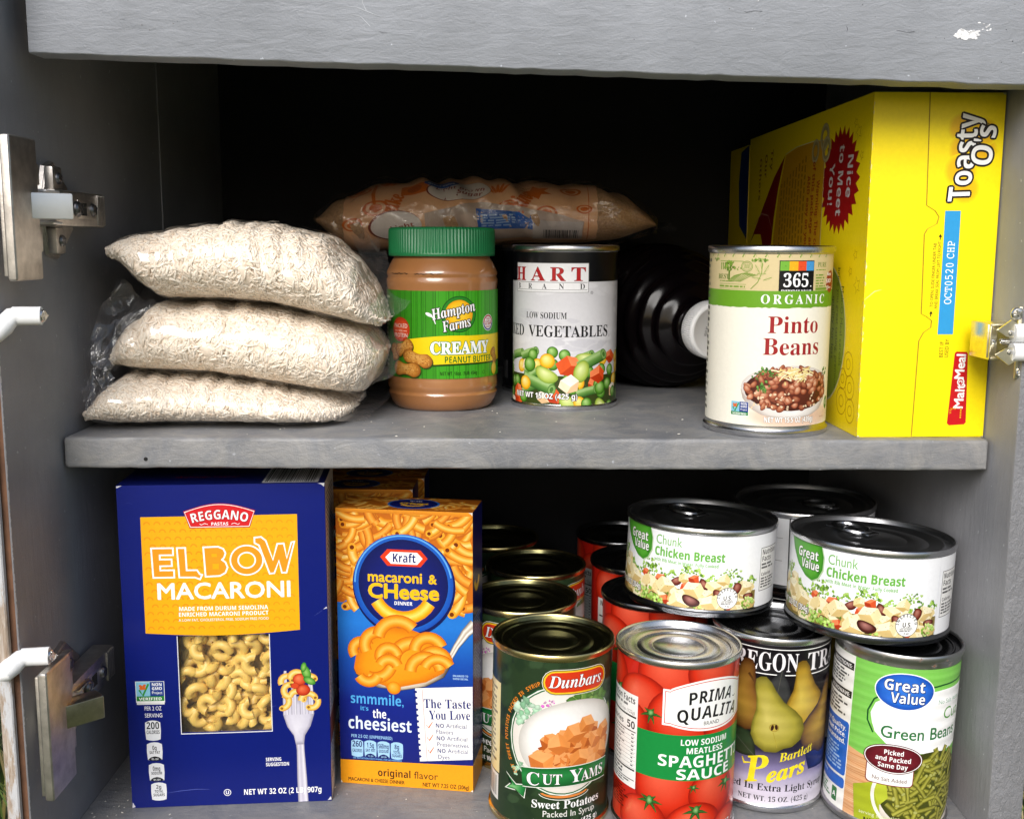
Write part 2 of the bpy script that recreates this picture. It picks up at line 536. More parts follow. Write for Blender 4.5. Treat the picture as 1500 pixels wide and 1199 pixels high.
        me.polygons.add(len(V) // 3); me.polygons.foreach_set('loop_start', np.arange(0, len(V), 3, dtype=np.int32))
        me.update(calc_edges=True)
        ca = me.color_attributes.new('Col', 'FLOAT_COLOR', 'POINT')
        ca.data.foreach_set('color', np.concatenate([Cc, np.ones((len(Cc), 1))], 1).astype(np.float32).ravel())
        me.polygons.foreach_set('use_smooth', [True] * len(me.polygons))
        me.normals_split_custom_set_from_vertices(Nn.tolist())
        return link(name, me, mat, parent)

def middle_out(c):
    c = sorted(c); out = []; q = [(0, len(c))]
    while q:
        a, b = q.pop(0)
        if a < b:
            m = (a + b) // 2; out.append(c[m]); q += [(a, m), (m + 1, b)]
    return out

def split(T, ax, val, keep=0):
    sg = T[:, :, ax] - val
    lo = sg.min(1) < -1e-6; hi = sg.max(1) > 1e-6
    X = lo & hi
    rest = T[~X]
    if keep:
        m = rest[:, :, ax].mean(1) - val
        rest = rest[(m * keep) > 0]
    if not X.any(): return rest
    C = T[X]; sc = sg[X]
    pos = sc > 0
    lone_pos = pos.sum(1) == 1
    li = np.where(lone_pos, pos.argmax(1), (~pos).argmax(1))
    r = np.arange(len(C))
    a = C[r, li]; b = C[r, (li + 1) % 3]; c = C[r, (li + 2) % 3]
    sa = sc[r, li]; sb = sc[r, (li + 1) % 3]; s2 = sc[r, (li + 2) % 3]
    p = a + (b - a) * np.clip(sa / (sa - sb), 0, 1)[:, None]; q = a + (c - a) * np.clip(sa / (sa - s2), 0, 1)[:, None]
    one = np.stack([a, p, q], 1); two = np.concatenate([np.stack([p, b, c], 1), np.stack([p, c, q], 1)])
    if keep:
        kl = lone_pos if keep > 0 else ~lone_pos
        one = one[kl]; two = two[np.concatenate([~kl, ~kl])]
    new = np.concatenate([one, two])
    e1 = new[:, 1, :2] - new[:, 0, :2]; e2 = new[:, 2, :2] - new[:, 0, :2]
    new = new[np.abs(e1[:, 0] * e2[:, 1] - e1[:, 1] * e2[:, 0]) > 1e-7]
    return np.concatenate([rest, new])

def can_map(r, ztop, du):
    """wraps u (mm, 0 = front) round a can of radius r (m)"""
    def f(u, v, h):
        k = np.floor(u / du + 1e-7); t = u / du - k
        a0 = k * du / 1000 / r; a1 = (k + 1) * du / 1000 / r
        rr = r + h
        x = rr * (np.sin(a0) * (1 - t) + np.sin(a1) * t); y = -rr * (np.cos(a0) * (1 - t) + np.cos(a1) * t)
        a = u / 1000 / r
        return np.stack([x, y, ztop - v / 1000], 1), np.stack([np.sin(a), -np.cos(a), np.zeros_like(a)], 1)
    return f

def plane_map(o, eu, ev, n):
    o, eu, ev, n = (np.asarray(x, float) for x in (o, eu, ev, n))
    def f(u, v, h):
        return o + eu * (u / 1000)[:, None] + ev * (v / 1000)[:, None] + n * h[:, None], np.repeat(n[None], len(u), 0)
    return f
# ------------------------------------------------------------------ the setting
def ground():
    t = NT('earth'); co = t.coord()
    n = t.noise(co, 5, 8, 0.7)
    t.set(Base_Color=t.ramp(n, [(0.3, (0.035, 0.04, 0.015)), (0.55, (0.07, 0.085, 0.03)), (0.75, (0.16, 0.13, 0.07))]), Roughness=0.95)
    bm = bmesh.new()
    bmesh.ops.create_grid(bm, x_segments=2, y_segments=2, size=60)
    o = link('ground', bm_mesh(bm), t.m); o.location = (0, 0, -0.62); o['kind'] = 'structure'
    rng = random.Random(5); V = []; F = []; C = []
    spots = [(rng.uniform(0.33, 1.1), rng.uniform(0.0, 1.6)) for _ in range(2600)] + [(rng.uniform(-1.1, -0.32), rng.uniform(0.0, 1.6)) for _ in range(1600)]
    cols = [(0.10, 0.16, 0.03), (0.16, 0.22, 0.05), (0.32, 0.27, 0.08), (0.05, 0.09, 0.02), (0.40, 0.33, 0.16)]
    for x, y in spots:
        h = rng.uniform(0.12, 0.42); a = rng.uniform(0, 2 * PI); b = rng.uniform(0.02, 0.2); w = rng.uniform(0.002, 0.005)
        dx, dy = math.cos(a), math.sin(a); c = cols[rng.randrange(5)]
        p = len(V)
        for k in range(5):
            s = k / 4; cx = x + dx * b * s * s; cy = y + dy * b * s * s; z = -0.62 + h * (s - 0.25 * s * s * b * 4)
            ww = w * (1 - s * 0.95)
            V += [(cx - dy * ww, cy + dx * ww, z), (cx + dy * ww, cy - dx * ww, z)]; C += [c, c]
        for k in range(4): F.append((p + 2 * k, p + 2 * k + 1, p + 2 * k + 3, p + 2 * k + 2))
    me = arr_mesh(V, F, 'grass')
    ca = me.color_attributes.new('Col', 'FLOAT_COLOR', 'POINT')
    ca.data.foreach_set('color', np.concatenate([np.array(C), np.ones((len(C), 1))], 1).astype(np.float32).ravel())
    g = NT('grass_blade'); at = g.n('Attribute', attribute_name='Col'); g.set(Base_Color=at.outputs[0], Roughness=0.6)
    o = link('grass', me, g.m); o['kind'] = 'stuff'

M_wall = paint('wall_paint', (1, 1, 0.16), 240, 0.2, col=(0.25, 0.252, 0.268))
M_rail = paint('rail_paint', (0.34, 1, 1), 200, 0.3, col=(0.315, 0.333, 0.375))
M_shelf = paint('shelf_paint', (0.4, 1, 1), 180, 0.36, col=(0.172, 0.178, 0.192), dust=0.6)
M_backshade = paint('back_shade_paint', (1, 1, 0.15), 200, 0.3, col=(0.014, 0.014, 0.017), rough=0.9)  # near-black: the deep interior's shade is put into this paint colour
M_edge = paint('edge_paint', (1, 1, 0.6), 240, 0.8)
M_steel = plain('zinc_steel', (0.72, 0.71, 0.69), 0.24, 1.0, 0.08, 200, 0.06, 500)
M_nickel = plain('brushed_nickel', (0.54, 0.51, 0.475), 0.42, 1.0, 0.22, 120, 0.12, 700)
M_glare = plain('glare_plate', (0.90, 0.90, 0.89), 0.3, 0.45, 0.05, 60)  # plate whitened in colour to carry the sky's bright reflection
M_catch = plain('yellow_reflect_steel', (0.78, 0.74, 0.60), 0.28, 1.0, 0.15, 150, 0.05, 400)  # silver steel with the cereal box's yellow reflection put into its colour
M_screw = plain('screw_head', (0.22, 0.22, 0.23), 0.38, 1.0, 0.2, 300)
M_nylon = plain('white_nylon', (0.82, 0.83, 0.84), 0.35, 0.0, 0.03, 60)

def weathered():
    t = NT('weathered_wood'); co = t.coord((5, 5, 0.35))
    n = t.noise(co, 150, 6, 0.7, 0.8); n2 = t.noise(t.coord((1, 1, 0.25)), 60, 6, 0.75)
    a = t.ramp(n, [(0.3, (0.16, 0.10, 0.06)), (0.5, (0.34, 0.27, 0.21)), (0.7, (0.5, 0.46, 0.42))])
    m = t.ramp(n2, [(0.47, (0, 0, 0)), (0.53, (1, 1, 1))])
    t.set(Base_Color=t.mixc(m, a, (0.46, 0.465, 0.48)), Roughness=0.8)
    t.l(t.bump(n2, 0.8, 0.002), t.b.inputs['Normal'])
    return t.m
M_wood = weathered()
M_brown = plain('raw_brown_edge', (0.12, 0.055, 0.028), 0.85, 0, 0.35, 90, 0.3)
M_chip = plain('chalky_white', (0.8, 0.81, 0.83), 0.7, 0, 0.06, 300)

FZ = -0.2378       # top of the cabinet floor
def screw(name, parent, loc, r, axis='X', sgn=1, mat=None):
    bm = bmesh.new()
    add_lathe(bm, [(r, 0), (r, r * .25), (r * .8, r * .5), (r * .34, r * .58), (r * .3, r * .3), (0, r * .25)], 20)
    add_box(bm, (-r * .72, -r * .13, r * .44), (r * .72, r * .13, r * .62)); add_box(bm, (-r * .13, -r * .72, r * .45), (r * .13, r * .72, r * .63))
    M = {'X': Matrix.Rotation(R(90 * sgn), 4, 'Y'), 'Y': Matrix.Rotation(R(90), 4, 'X')}[axis]
    bmesh.ops.transform(bm, matrix=Matrix.Translation(loc) @ M @ Matrix.Rotation(R(30), 4, 'Z'), verts=bm.verts[:])
    return link(name, bm_mesh(bm), mat or M_screw, parent, 35)

def chips(a, x, y, r, n, c, sq=0.6):
    for i in range(n):
        q = r * a.rng.uniform(0.08, 0.27)
        a.poly(a.epts(x + r * a.rng.uniform(-1, 1), y + r * sq * a.rng.uniform(-1, 1), q, q * 0.6, a.rng.uniform(-40, 20), 9, 0.45), np.asarray(c) * a.rng.choice((1, .95, .8, .62)))

def cabinet():
    root = thing('cabinet', 'grey painted wooden outdoor cabinet standing open, with one middle shelf', 'cabinet', (0.0085, 0.19, -0.62))
    off = -Vector(root.location)
    def part(name, me, mats, parent=root, smooth=None, kind=None):
        o = link(name, me, mats, parent, smooth)
        if parent is root: o.location = off
        return o
    # left side: inner face painted, its bare front edge brown
    bm = bmesh.new(); add_box(bm, (-0.2745, -0.040, -0.62), (-0.266, 0.425, 0.335), 0.0006, 1)
    for f in bm.faces:
        if f.normal.y < -0.9: f.material_index = 1
    part('side_panel', bm_mesh(bm), [M_wall, M_brown])
    bm = bmesh.new(); add_box(bm, (0.283, 0.0, -0.62), (0.3035, 0.425, 0.335), 0.002, 2)
    for f in bm.faces:
        if f.normal.y < -0.5: f.material_index = 1
    part('side_panel', bm_mesh(bm), [M_wall, M_edge], smooth=40)
    # weathered trim down the left front edge
    bm = bmesh.new(); add_box(bm, (-0.2765, -0.0445, -0.62), (-0.2695, -0.0405, 0.32), 0.0007, 1); part('edge_trim', bm_mesh(bm), M_wood)
    a = Art(30, 700)
    for i in range(420):
        y = a.rng.uniform(190, 640); q = a.rng.uniform(.2, .75)
        a.poly(a.epts(a.rng.uniform(-.2, .7), y, q, q * a.rng.uniform(1.2, 3.5), 0, 8, .4), S('e9e9ea', .9))
    for x, y, q in ((13, 298, .8), (20, 360, .35), (16, 255, .5), (40, 262, .6), (44, 430, .5), (25, 480, .4), (66, 300, .5), (52, 215, .5)):
        chips(a, x, y, q, 5, S('c9cacc'))
    a.stroke([(20, 330), (17, 345), (16.5, 365), (17, 372)], [.15, .3, .35, .2], S('a8a9ab')); a.stroke([(21, 338), (18, 346)], .2, S('9c9da0'))
    pc = a.build('paint_chip', printed('chip_print', 0.7), root, plane_map((-0.266, -0.040, 0.335), (0, 1, 0), (0, 0, -1), (1, 0, 0)), clip=(0, 0, 460, 955)); pc.location = off; pc['kind'] = 'stuff'
    # back, ceiling, floor, shelf
    part('back_panel', box((-0.2660, 0.412, -0.62), (0.2830, 0.425, 0.32)), M_backshade)
    part('ceiling_board', box((-0.2660, 0.0, 0.32), (0.2830, 0.425, 0.335)), M_backshade)
    part('floor_board', box((-0.2660, -0.005, FZ - 0.018), (0.2830, 0.412, FZ), 0.001), M_shelf)
    part('back_cleat', box((-0.2659, 0.236, 0.0), (-0.2652, 0.2745, 0.32)), M_wall)
    bm = bmesh.new(); add_box(bm, (-0.2645, 0.0300, -0.0183), (0.2815, 0.4115, 0.0), 0.0022, 3)
    bmesh.ops.subdivide_edges(bm, edges=[e for e in bm.edges if abs(e.verts[0].co.x - e.verts[1].co.x) > 0.3], cuts=60)
    rg = random.Random(3)
    for v in bm.verts:
        if v.co.y < 0.034: v.co.z += rg.uniform(-1, 1) * 0.00025; v.co.y += rg.uniform(-1, 1) * 0.0002
    part('shelf', bm_mesh(bm), M_shelf, smooth=40)
    bm = bmesh.new(); add_lathe(bm, [(0.0012, 0), (0.0012, 0.0004), (0, 0.0004)], 12, Matrix.Translation((-0.2165, 0.0302, -0.0128)) @ Matrix.Rotation(R(90), 4, 'X'))
    part('nail_hole', bm_mesh(bm), plain('hole_black', (0.006,) * 3, 0.9))
    # top rail: a sloping fascia board
    bm = bmesh.new()
    def rz(x): return 0.2125 - (x + 0.2562) / 0.5276 * 0.0149
    nx = 70; rows = []
    for i in range(nx + 1):
        x = -0.2562 + (0.325 + 0.2562) * i / nx
        z = rz(x) + rg.uniform(-1, 1) * 0.00035
        rows.append([bm.verts.new(p) for p in ((x, -0.004, z + 0.0009), (x, -0.0034, z + 0.0003), (x, -0.0026, z), (x, 0.0155, z + 0.0002), (x, 0.0155, z + 0.115), (x, -0.004, z + 0.115))])
    for p, q in zip(rows, rows[1:]):
        for k in range(6): bm.faces.new([p[k], q[k], q[(k + 1) % 6], p[(k + 1) % 6]])
    bm.faces.new(rows[0]); bm.faces.new(rows[-1][::-1])
    part('top_rail', bm_mesh(bm), M_rail, smooth=50)
    a = Art(600, 130)
    W_ = S('f2f3f5', .9)
    chips(a, 496, 88, 6.0, 46, W_, .35); chips(a, 505, 84, 3.5, 12, W_, .6); chips(a, 527, 96.5, 1.4, 6, W_, .6); chips(a, 384, 74, 1.6, 6, W_, .5); chips(a, 383, 89, 1.3, 5, W_, .7); chips(a, 481, 97, .5, 3, W_)
    for P in (([167, 84], [174, 84.5], [181, 87], [187, 89]), ([170, 88], [176, 89], [181, 94]), ([178, 78], [177, 82], [179, 86])):
        a.stroke(P, [.1, .3, .35, .1][:len(P)], S('c4c8ce'))
    for k in range(16):
        x, y = a.rng.uniform(5, 520), a.rng.uniform(50, 100); n_ = a.rng.randrange(3, 7)
        a.stroke([(x + j * a.rng.uniform(1, 3.4), y + a.rng.uniform(-.5, .5)) for j in range(n_)], [.05] + [a.rng.uniform(.1, .28) for _ in range(n_ - 2)] + [.05], S(a.rng.choice(('6a6c72', '7c7e84', 'b6bac2'))))
    for k in range(60): a.ell(a.rng.uniform(3, 530), a.rng.uniform(45, 102), a.rng.uniform(.12, .4), a.rng.uniform(.1, .3), S(a.rng.choice(('5c5d60', '74767a', 'd2d4d8', '6a5f50'))), n=7)
    for x, y in ((22, 60), (24, 64), (21, 70), (432, 86), (300, 66)): a.stroke([(x, y), (x + .6, y + 1.2), (x + .3, y + 3)], [.15, .3, .1], S('55565a'))
    sm = a.build('scuff_mark', printed('scuff_print', 0.7), root, plane_map((-0.2562, -0.0042, 0.3255), (0.99960, 0, -0.0282), (0, 0, -1), (0, -1, 0)), clip=(0, 0, 590, 109)); sm.location = off; sm['kind'] = 'stuff'

    # ---- sprung door hinges on the left wall
    def hinge(M, swing, linkm):
        h = bpy.data.objects.new('hinge', None); h.empty_display_size = 0.01; COL.objects.link(h); h.parent = root; h.location = off
        bm = bmesh.new()      # wing plate on the wall
        P = [(0.012, .0), (.022, .024), (.034, .027), (.052, .012), (.056, -.012), (.034, -.029), (.022, -.026), (.012, -.002)]
        lo = [bm.verts.new((-0.2658, y, z)) for y, z in P]; hi = [bm.verts.new((-0.2628, y + .0006, z * .97)) for y, z in P]
        n = len(P); bm.faces.new(hi); bm.faces.new(lo[::-1])
        for i in range(n): bm.faces.new([lo[i], lo[(i + 1) % n], hi[(i + 1) % n], hi[i]])
        bmesh.ops.bevel(bm, geom=[e for e in bm.edges if all(v in hi for v in e.verts)], offset=0.0008, segments=2, affect='EDGES')
        add_box(bm, (-0.2628, .018, .0095), (-0.2572, .031, .0235), .0018); add_box(bm, (-0.2628, .018, -.0255), (-0.2572, .031, -.0105), .0018)
        bmesh.ops.transform(bm, matrix=M, verts=bm.verts[:]); o = link('wing_plate', bm_mesh(bm), M_nickel, h, 35)
        for z in (.0168, -.0180): screw('screw', o, M @ Vector((-0.2574, .0245, z)), .0034)
        bm = bmesh.new()      # long arm housing
        add_box(bm, (-0.2630, .002, -.0100), (-0.2500, .074, .0100), .0016)
        for k in range(5): add_box(bm, (-0.2502, .0615 + k * .0025, -.0088), (-0.2493, .0627 + k * .0025, .0088))
        add_box(bm, (-0.2505, .032, -.0055), (-0.2496, .056, .0055), .0004)
        bmesh.ops.transform(bm, matrix=M, verts=bm.verts[:]); o = link('arm', bm_mesh(bm), M_nickel, h, 35)
        screw('screw', o, M @ Vector((-0.2497, .030, .000)), .0044); screw('screw', o, M @ Vector((-0.2497, .053, 0)), .0038)
        bm = bmesh.new(); add_box(bm, (-0.2502, .0365, -.0036), (-0.24935, .0440, .0036)); bmesh.ops.transform(bm, matrix=M, verts=bm.verts[:]); link('slot', bm_mesh(bm), plain('slot_dark', (.01,) * 3, .8), o)
        bm = bmesh.new()      # link between arm and cup
        LK = Matrix.Translation((-.250, -.020, 0)) @ Matrix.Rotation(R(-46), 4, 'Z') @ Matrix.Translation((.250, .020, 0))
        add_box(bm, (-0.2560, -.037, -.0068), (-0.2440, -.004, .0068), .0010); bmesh.ops.transform(bm, matrix=LK, verts=bm.verts[:]); add_box(bm, (-0.2615, -.006, -.0092), (-.2485, .006, -.0078), .0003); add_box(bm, (-0.2615, -.012, .0078), (-.2490, .006, .0090), .0003)
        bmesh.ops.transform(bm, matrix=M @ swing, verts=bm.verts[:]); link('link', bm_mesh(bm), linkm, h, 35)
        bm = bmesh.new()      # tall cup flange, free of any door
        add_box(bm, (-0.2552, -.0500, -.0385), (-0.2500, -.0185, .0345), .0018, 3); add_box(bm, (-0.2572, -.0485, -.036), (-0.2554, -.0195, .032), .0004)
        add_box(bm, (-0.2560, -.0190, -.0240), (-0.2515, -.0130, -.0110), .001); add_box(bm, (-0.2560, -.0190, .0110), (-0.2515, -.0130, .0220), .001)
        bmesh.ops.transform(bm, matrix=M @ swing, verts=bm.verts[:]); link('flange', bm_mesh(bm), M_nickel, h, 35)
        return h
    hinge(Matrix.Translation((0, 0.002, 0.1325)), Matrix.Identity(4), M_glare)
    Ml = Matrix.Translation((0.0, -0.0225, -0.1395)) @ Matrix.Translation((-.26, 0, 0)) @ Matrix.Rotation(R(-8), 4, 'X') @ Matrix.Scale(-1, 4, (0, 0, 1)) @ Matrix.Translation((.26, 0, 0))
    hinge(Matrix.Translation((0, -.022, -.1455)), Matrix.Translation((.002, .023, -.003)), plain('worn_plate', (.46, .43, .34), .3, 1.0, .2, 120))
    # ---- white pegs on the left edge
    for dx, y0, z0, bend in ((0.0, -.0340, .0755, -.011), (-.0042, -.0410, -.1085, -.0065)):
        bm = bmesh.new()
        add_tube(bm, [(-.2610 + dx, y0 + .002, z0), (-.2470 + dx, y0 + .0045, z0)], .0049, 20)
        add_tube(bm, [(-.2570 + dx, y0 + .0026, z0), (-.2612 + dx, y0 + .001, z0 - .0003), (-.2640 + dx, y0 - .003, z0 + bend * .45), (-.2668 + dx, y0 - .008, z0 + bend * .8), (-.2690 + dx, y0 - .0095, z0 + bend * .95)], [.0047, .0049, .0054, .0052, .0030], 14)
        o = part('peg', bm_mesh(bm), M_nylon, smooth=45)
        bm = bmesh.new()
        r = .0033
        add_lathe(bm, [(r, 0), (r, r * .3), (r * .7, r * .6), (0, r * .62)], 18); add_box(bm, (-r * .8, -r * .14, r * .5), (r * .8, r * .14, r * .7)); add_box(bm, (-r * .14, -r * .8, r * .5), (r * .14, r * .8, r * .71))
        bmesh.ops.transform(bm, matrix=Matrix.Translation((-.2472 + dx, y0 + .0045, z0)) @ Matrix.Rotation(R(73), 4, 'Z') @ Matrix.Rotation(R(90), 4, 'X'), verts=bm.verts[:])
        bmesh.ops.transform(bm, matrix=Matrix.Identity(4), verts=bm.verts[:])
        link('screw', bm_mesh(bm), M_steel, o, 35)
    # ---- double roller catch on the right wall
    c = bpy.data.objects.new('roller_catch', None); c.empty_display_size = .01; COL.objects.link(c); c.parent = root; c.location = off + Vector((.0055, 0, 0))
    Y0 = .012
    bm = bmesh.new(); add_box(bm, (.2598, Y0 - .010, .0505), (.2611, Y0 + .016, .0705), .0004); add_box(bm, (.2598, Y0 - .010, .0690), (.283, Y0 + .016, .0705), .0004)
    add_box(bm, (.2598, Y0 - .010, .0505), (.283, Y0 + .016, .0520), .0004); add_box(bm, (.2590, Y0 - .0085, .0515), (.2645, Y0 - .0070, .0700), .0004)
    add_box(bm, (.2756, Y0 - .0085, .0395), (.2846, Y0 - .0070, .0800), .001); link('bracket', bm_mesh(bm), M_catch, c, 35)
    for z, s_ in ((.0660, 1), (.0555, -1)):
        bm = bmesh.new(); add_tube(bm, [(.2700, Y0 - .0150, z), (.296, Y0 - .0150, z)], .0051, 24); ro = link('roller', bm_mesh(bm), M_nylon, c, 40)
        bm = bmesh.new()
        P = [(-.006, .0), (-.001, .0065), (.0035, .004), (.0045, -.0025), (.001, -.0045)]
        f0 = [bm.verts.new((.2682, Y0 - .0150 + y * .4, z + s_ * zz * .9)) for y, zz in P]; f1 = [bm.verts.new((.2696, Y0 - .0150 + y * .4, z + s_ * zz * .9)) for y, zz in P]
        P3 = [(-.0075, .0015), (0, .0072), (.0045, .0045), (.004, -.003), (-.002, -.002)]
        bm.clear()
        f0 = [bm.verts.new((.2683 + x, Y0 - .0165, z + s_ * zz)) for x, zz in P3]; f1 = [bm.verts.new((.2683 + x, Y0 - .0150, z + s_ * zz)) for x, zz in P3]
        bm.faces.new(f0); bm.faces.new(f1[::-1])
        for i in range(5): bm.faces.new([f0[i], f0[(i + 1) % 5], f1[(i + 1) % 5], f1[i]])
        bmesh.ops.recalc_face_normals(bm, faces=bm.faces[:]); link('cheek', bm_mesh(bm), M_catch, c)
        screw('rivet', c, (.2685, Y0 - .0163, z), .0016, 'Y', mat=M_steel)
    bm = bmesh.new()
    pts = [(.2655 + .0016 * k / 12, Y0 - .0105 + .0016 * math.cos(k * PI / 3), .0608 + .0016 * math.sin(k * PI / 3)) for k in range(60)]
    add_tube(bm, pts, .0004, 6); link('spring', bm_mesh(bm), M_steel, c, 60)
    screw('screw', c, (.2745, Y0 - .0085, .0762), .0036, 'Y', mat=M_steel); screw('screw', c, (.2620, Y0 - .0087, .0605), .0016, 'Y', mat=M_steel); screw('screw', c, (.2790, Y0 - .0087, .0428), .0030, 'Y', mat=M_steel)

# ------------------------------------------------------------------ cans
CAN_R, CAN_H = 0.0367, 0.1125
def can_parts(root, H, r, steel, lidm, rim, btop, bbot, tab=False, ribs=0, rimm=None):
    prof = [(0, .0012), (r * .86, .0012), (r * .9, .0002), (rim - .0006, 0), (rim, .0008), (rim, .0030), (r + .0003, .0038), (r, .0048)]
    nz = 60
    for k in range(1, nz):
        z = .0048 + (H - .0096) * k / nz
        rr = r
        if ribs and .3 * H < z < .75 * H: rr = r - .0004 * (1 + math.cos((z - .3 * H) / (.45 * H) * 2 * PI * ribs)) * .5
        prof.append((rr, z))
    prof += [(r, H - .0048), (r + .0004, H - .0040), (rim - .0002, H - .0036)]
    link('body', lathe(prof, 96), steel, root, 40)
    d = .0035     # countersunk lid with its seam and rings
    lp = [(rim - .0002, H - .0036), (rim, H - .0030), (rim, H - .0008), (rim - .0004, H - .0001), (rim - .0010, H), (rim - .0016, H - .0004), (rim - .0020, H - .0012), (rim - .0027, H - d),
          (r * .90, H - d), (r * .885, H - d + .0007), (r * .865, H - d + .0007), (r * .85, H - d), (r * .72, H - d + .0001), (r * .70, H - d - .0006), (r * .685, H - d - .0006), (r * .665, H - d + .0001),
          (r * .46, H - d + .0002), (r * .44, H - d - .0004), (r * .42, H - d - .0004), (r * .40, H - d + .0002), (0, H - d + .0002)]
    lo = link('lid', lathe(lp, 96), [lidm, rimm or lidm], root, 50)
    for p in lo.data.polygons:
        if math.hypot(p.center.x, p.center.y) > rim - .0021: p.material_index = 1
    if tab:
        bm = bmesh.new(); z = H - d + .0016
        ring = [(.0088 * math.cos(2 * PI * k / 24), -.021 + .0118 * math.sin(2 * PI * k / 24) + .006, z + .0012 + .0009 * math.cos(2 * PI * k / 24 + 1.5)) for k in range(25)]
        add_tube(bm, ring, .0017, 8, cap=False)
        add_box(bm, (-.0052, -.031, z - .0007), (.0052, -.020, z + .0012), .0006); add_box(bm, (-.006, -.004, z - .0004), (.006, .0012, z + .001), .0005)
        add_lathe(bm, [(.0024, 0), (.0024, .0016), (.0016, .0022), (0, .0022)], 16, Matrix.Translation((0, -.028, z)))
        bmesh.ops.transform(bm, matrix=Matrix.Rotation(R(-129), 4, 'Z'), verts=bm.verts[:])
        link('pull_tab', bm_mesh(bm), M_tabm, root, 40)

def face_rot(x, y, tx=0, ty=0, extra=0):
    return (Matrix.Rotation(R(ty), 3, 'Y') @ Matrix.Rotation(R(-tx), 3, 'X') @ Matrix.Rotation(-math.atan2(x, y + 0.6) + R(extra), 3, 'Z')).to_euler()

M_tin = plain('tin_plate', (0.62, 0.62, 0.63), 0.27, 1.0, 0.06, 60, 0.03, 300)
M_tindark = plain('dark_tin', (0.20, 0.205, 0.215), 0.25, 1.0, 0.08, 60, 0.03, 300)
M_tabm = plain('tab_tin', (0.34, 0.345, 0.355), 0.22, 1.0, 0.08, 60)
M_gold = plain('gold_lacquer', (0.66, 0.54, 0.24), 0.26, 1.0, 0.1, 60, 0.03, 300)
M_greenlid = plain('green_gold_lid', (0.16, 0.155, 0.075), 0.26, 1.0, 0.25, 130, 0.03, 300)
M_rust = None
def rusty():
    t = NT('spotted_tin'); co = t.coord()
    n = t.noise(co, 260, 6, 0.7); m = t.ramp(n, [(0.60, (0, 0, 0)), (0.68, (1, 1, 1))])
    t.set(Base_Color=t.mixc(m, (0.5, 0.5, 0.5), (0.16, 0.07, 0.03)), Roughness=0.32)
    g = t.n('Math', operation='SUBTRACT'); g.inputs[0].default_value = 1.0; t.l(m, g.inputs[1]); t.l(g.outputs[0], t.b.inputs['Metallic'])
    return t.m
M_rust = rusty()

DU = 2.4
def can_label(root, art, H, r, vtop, height, mat, name='label'):
    half = PI * r * 1000
    n = int(math.ceil(half / DU))
    du = half / n
    art.build(name, mat, root, can_map(r + .00015, H - vtop / 1000, du), [k * du for k in range(-n, n + 1)], None, (-half, 0, half, height))
    return root
def can_art(r, height, base):
    half = PI * r * 1000
    a = Art(2 * half, height, -half); a.rect(-half, 0, half, height, base); return a
WHITE = S('ffffff'); BLACK = S('0c0c0e'); INK = S('1a1a1c')
P_gloss = printed('gloss_label', 0.28, 0.05, None, 0.1)
P_paper = printed('paper_label', 0.45, 0.05)
P_rib = printed('ribbed_label', 0.34, 0.05, 40.0, 0.2)
P_card = printed('printed_card', 0.36, 0.06, None, 0.0, 0.1)

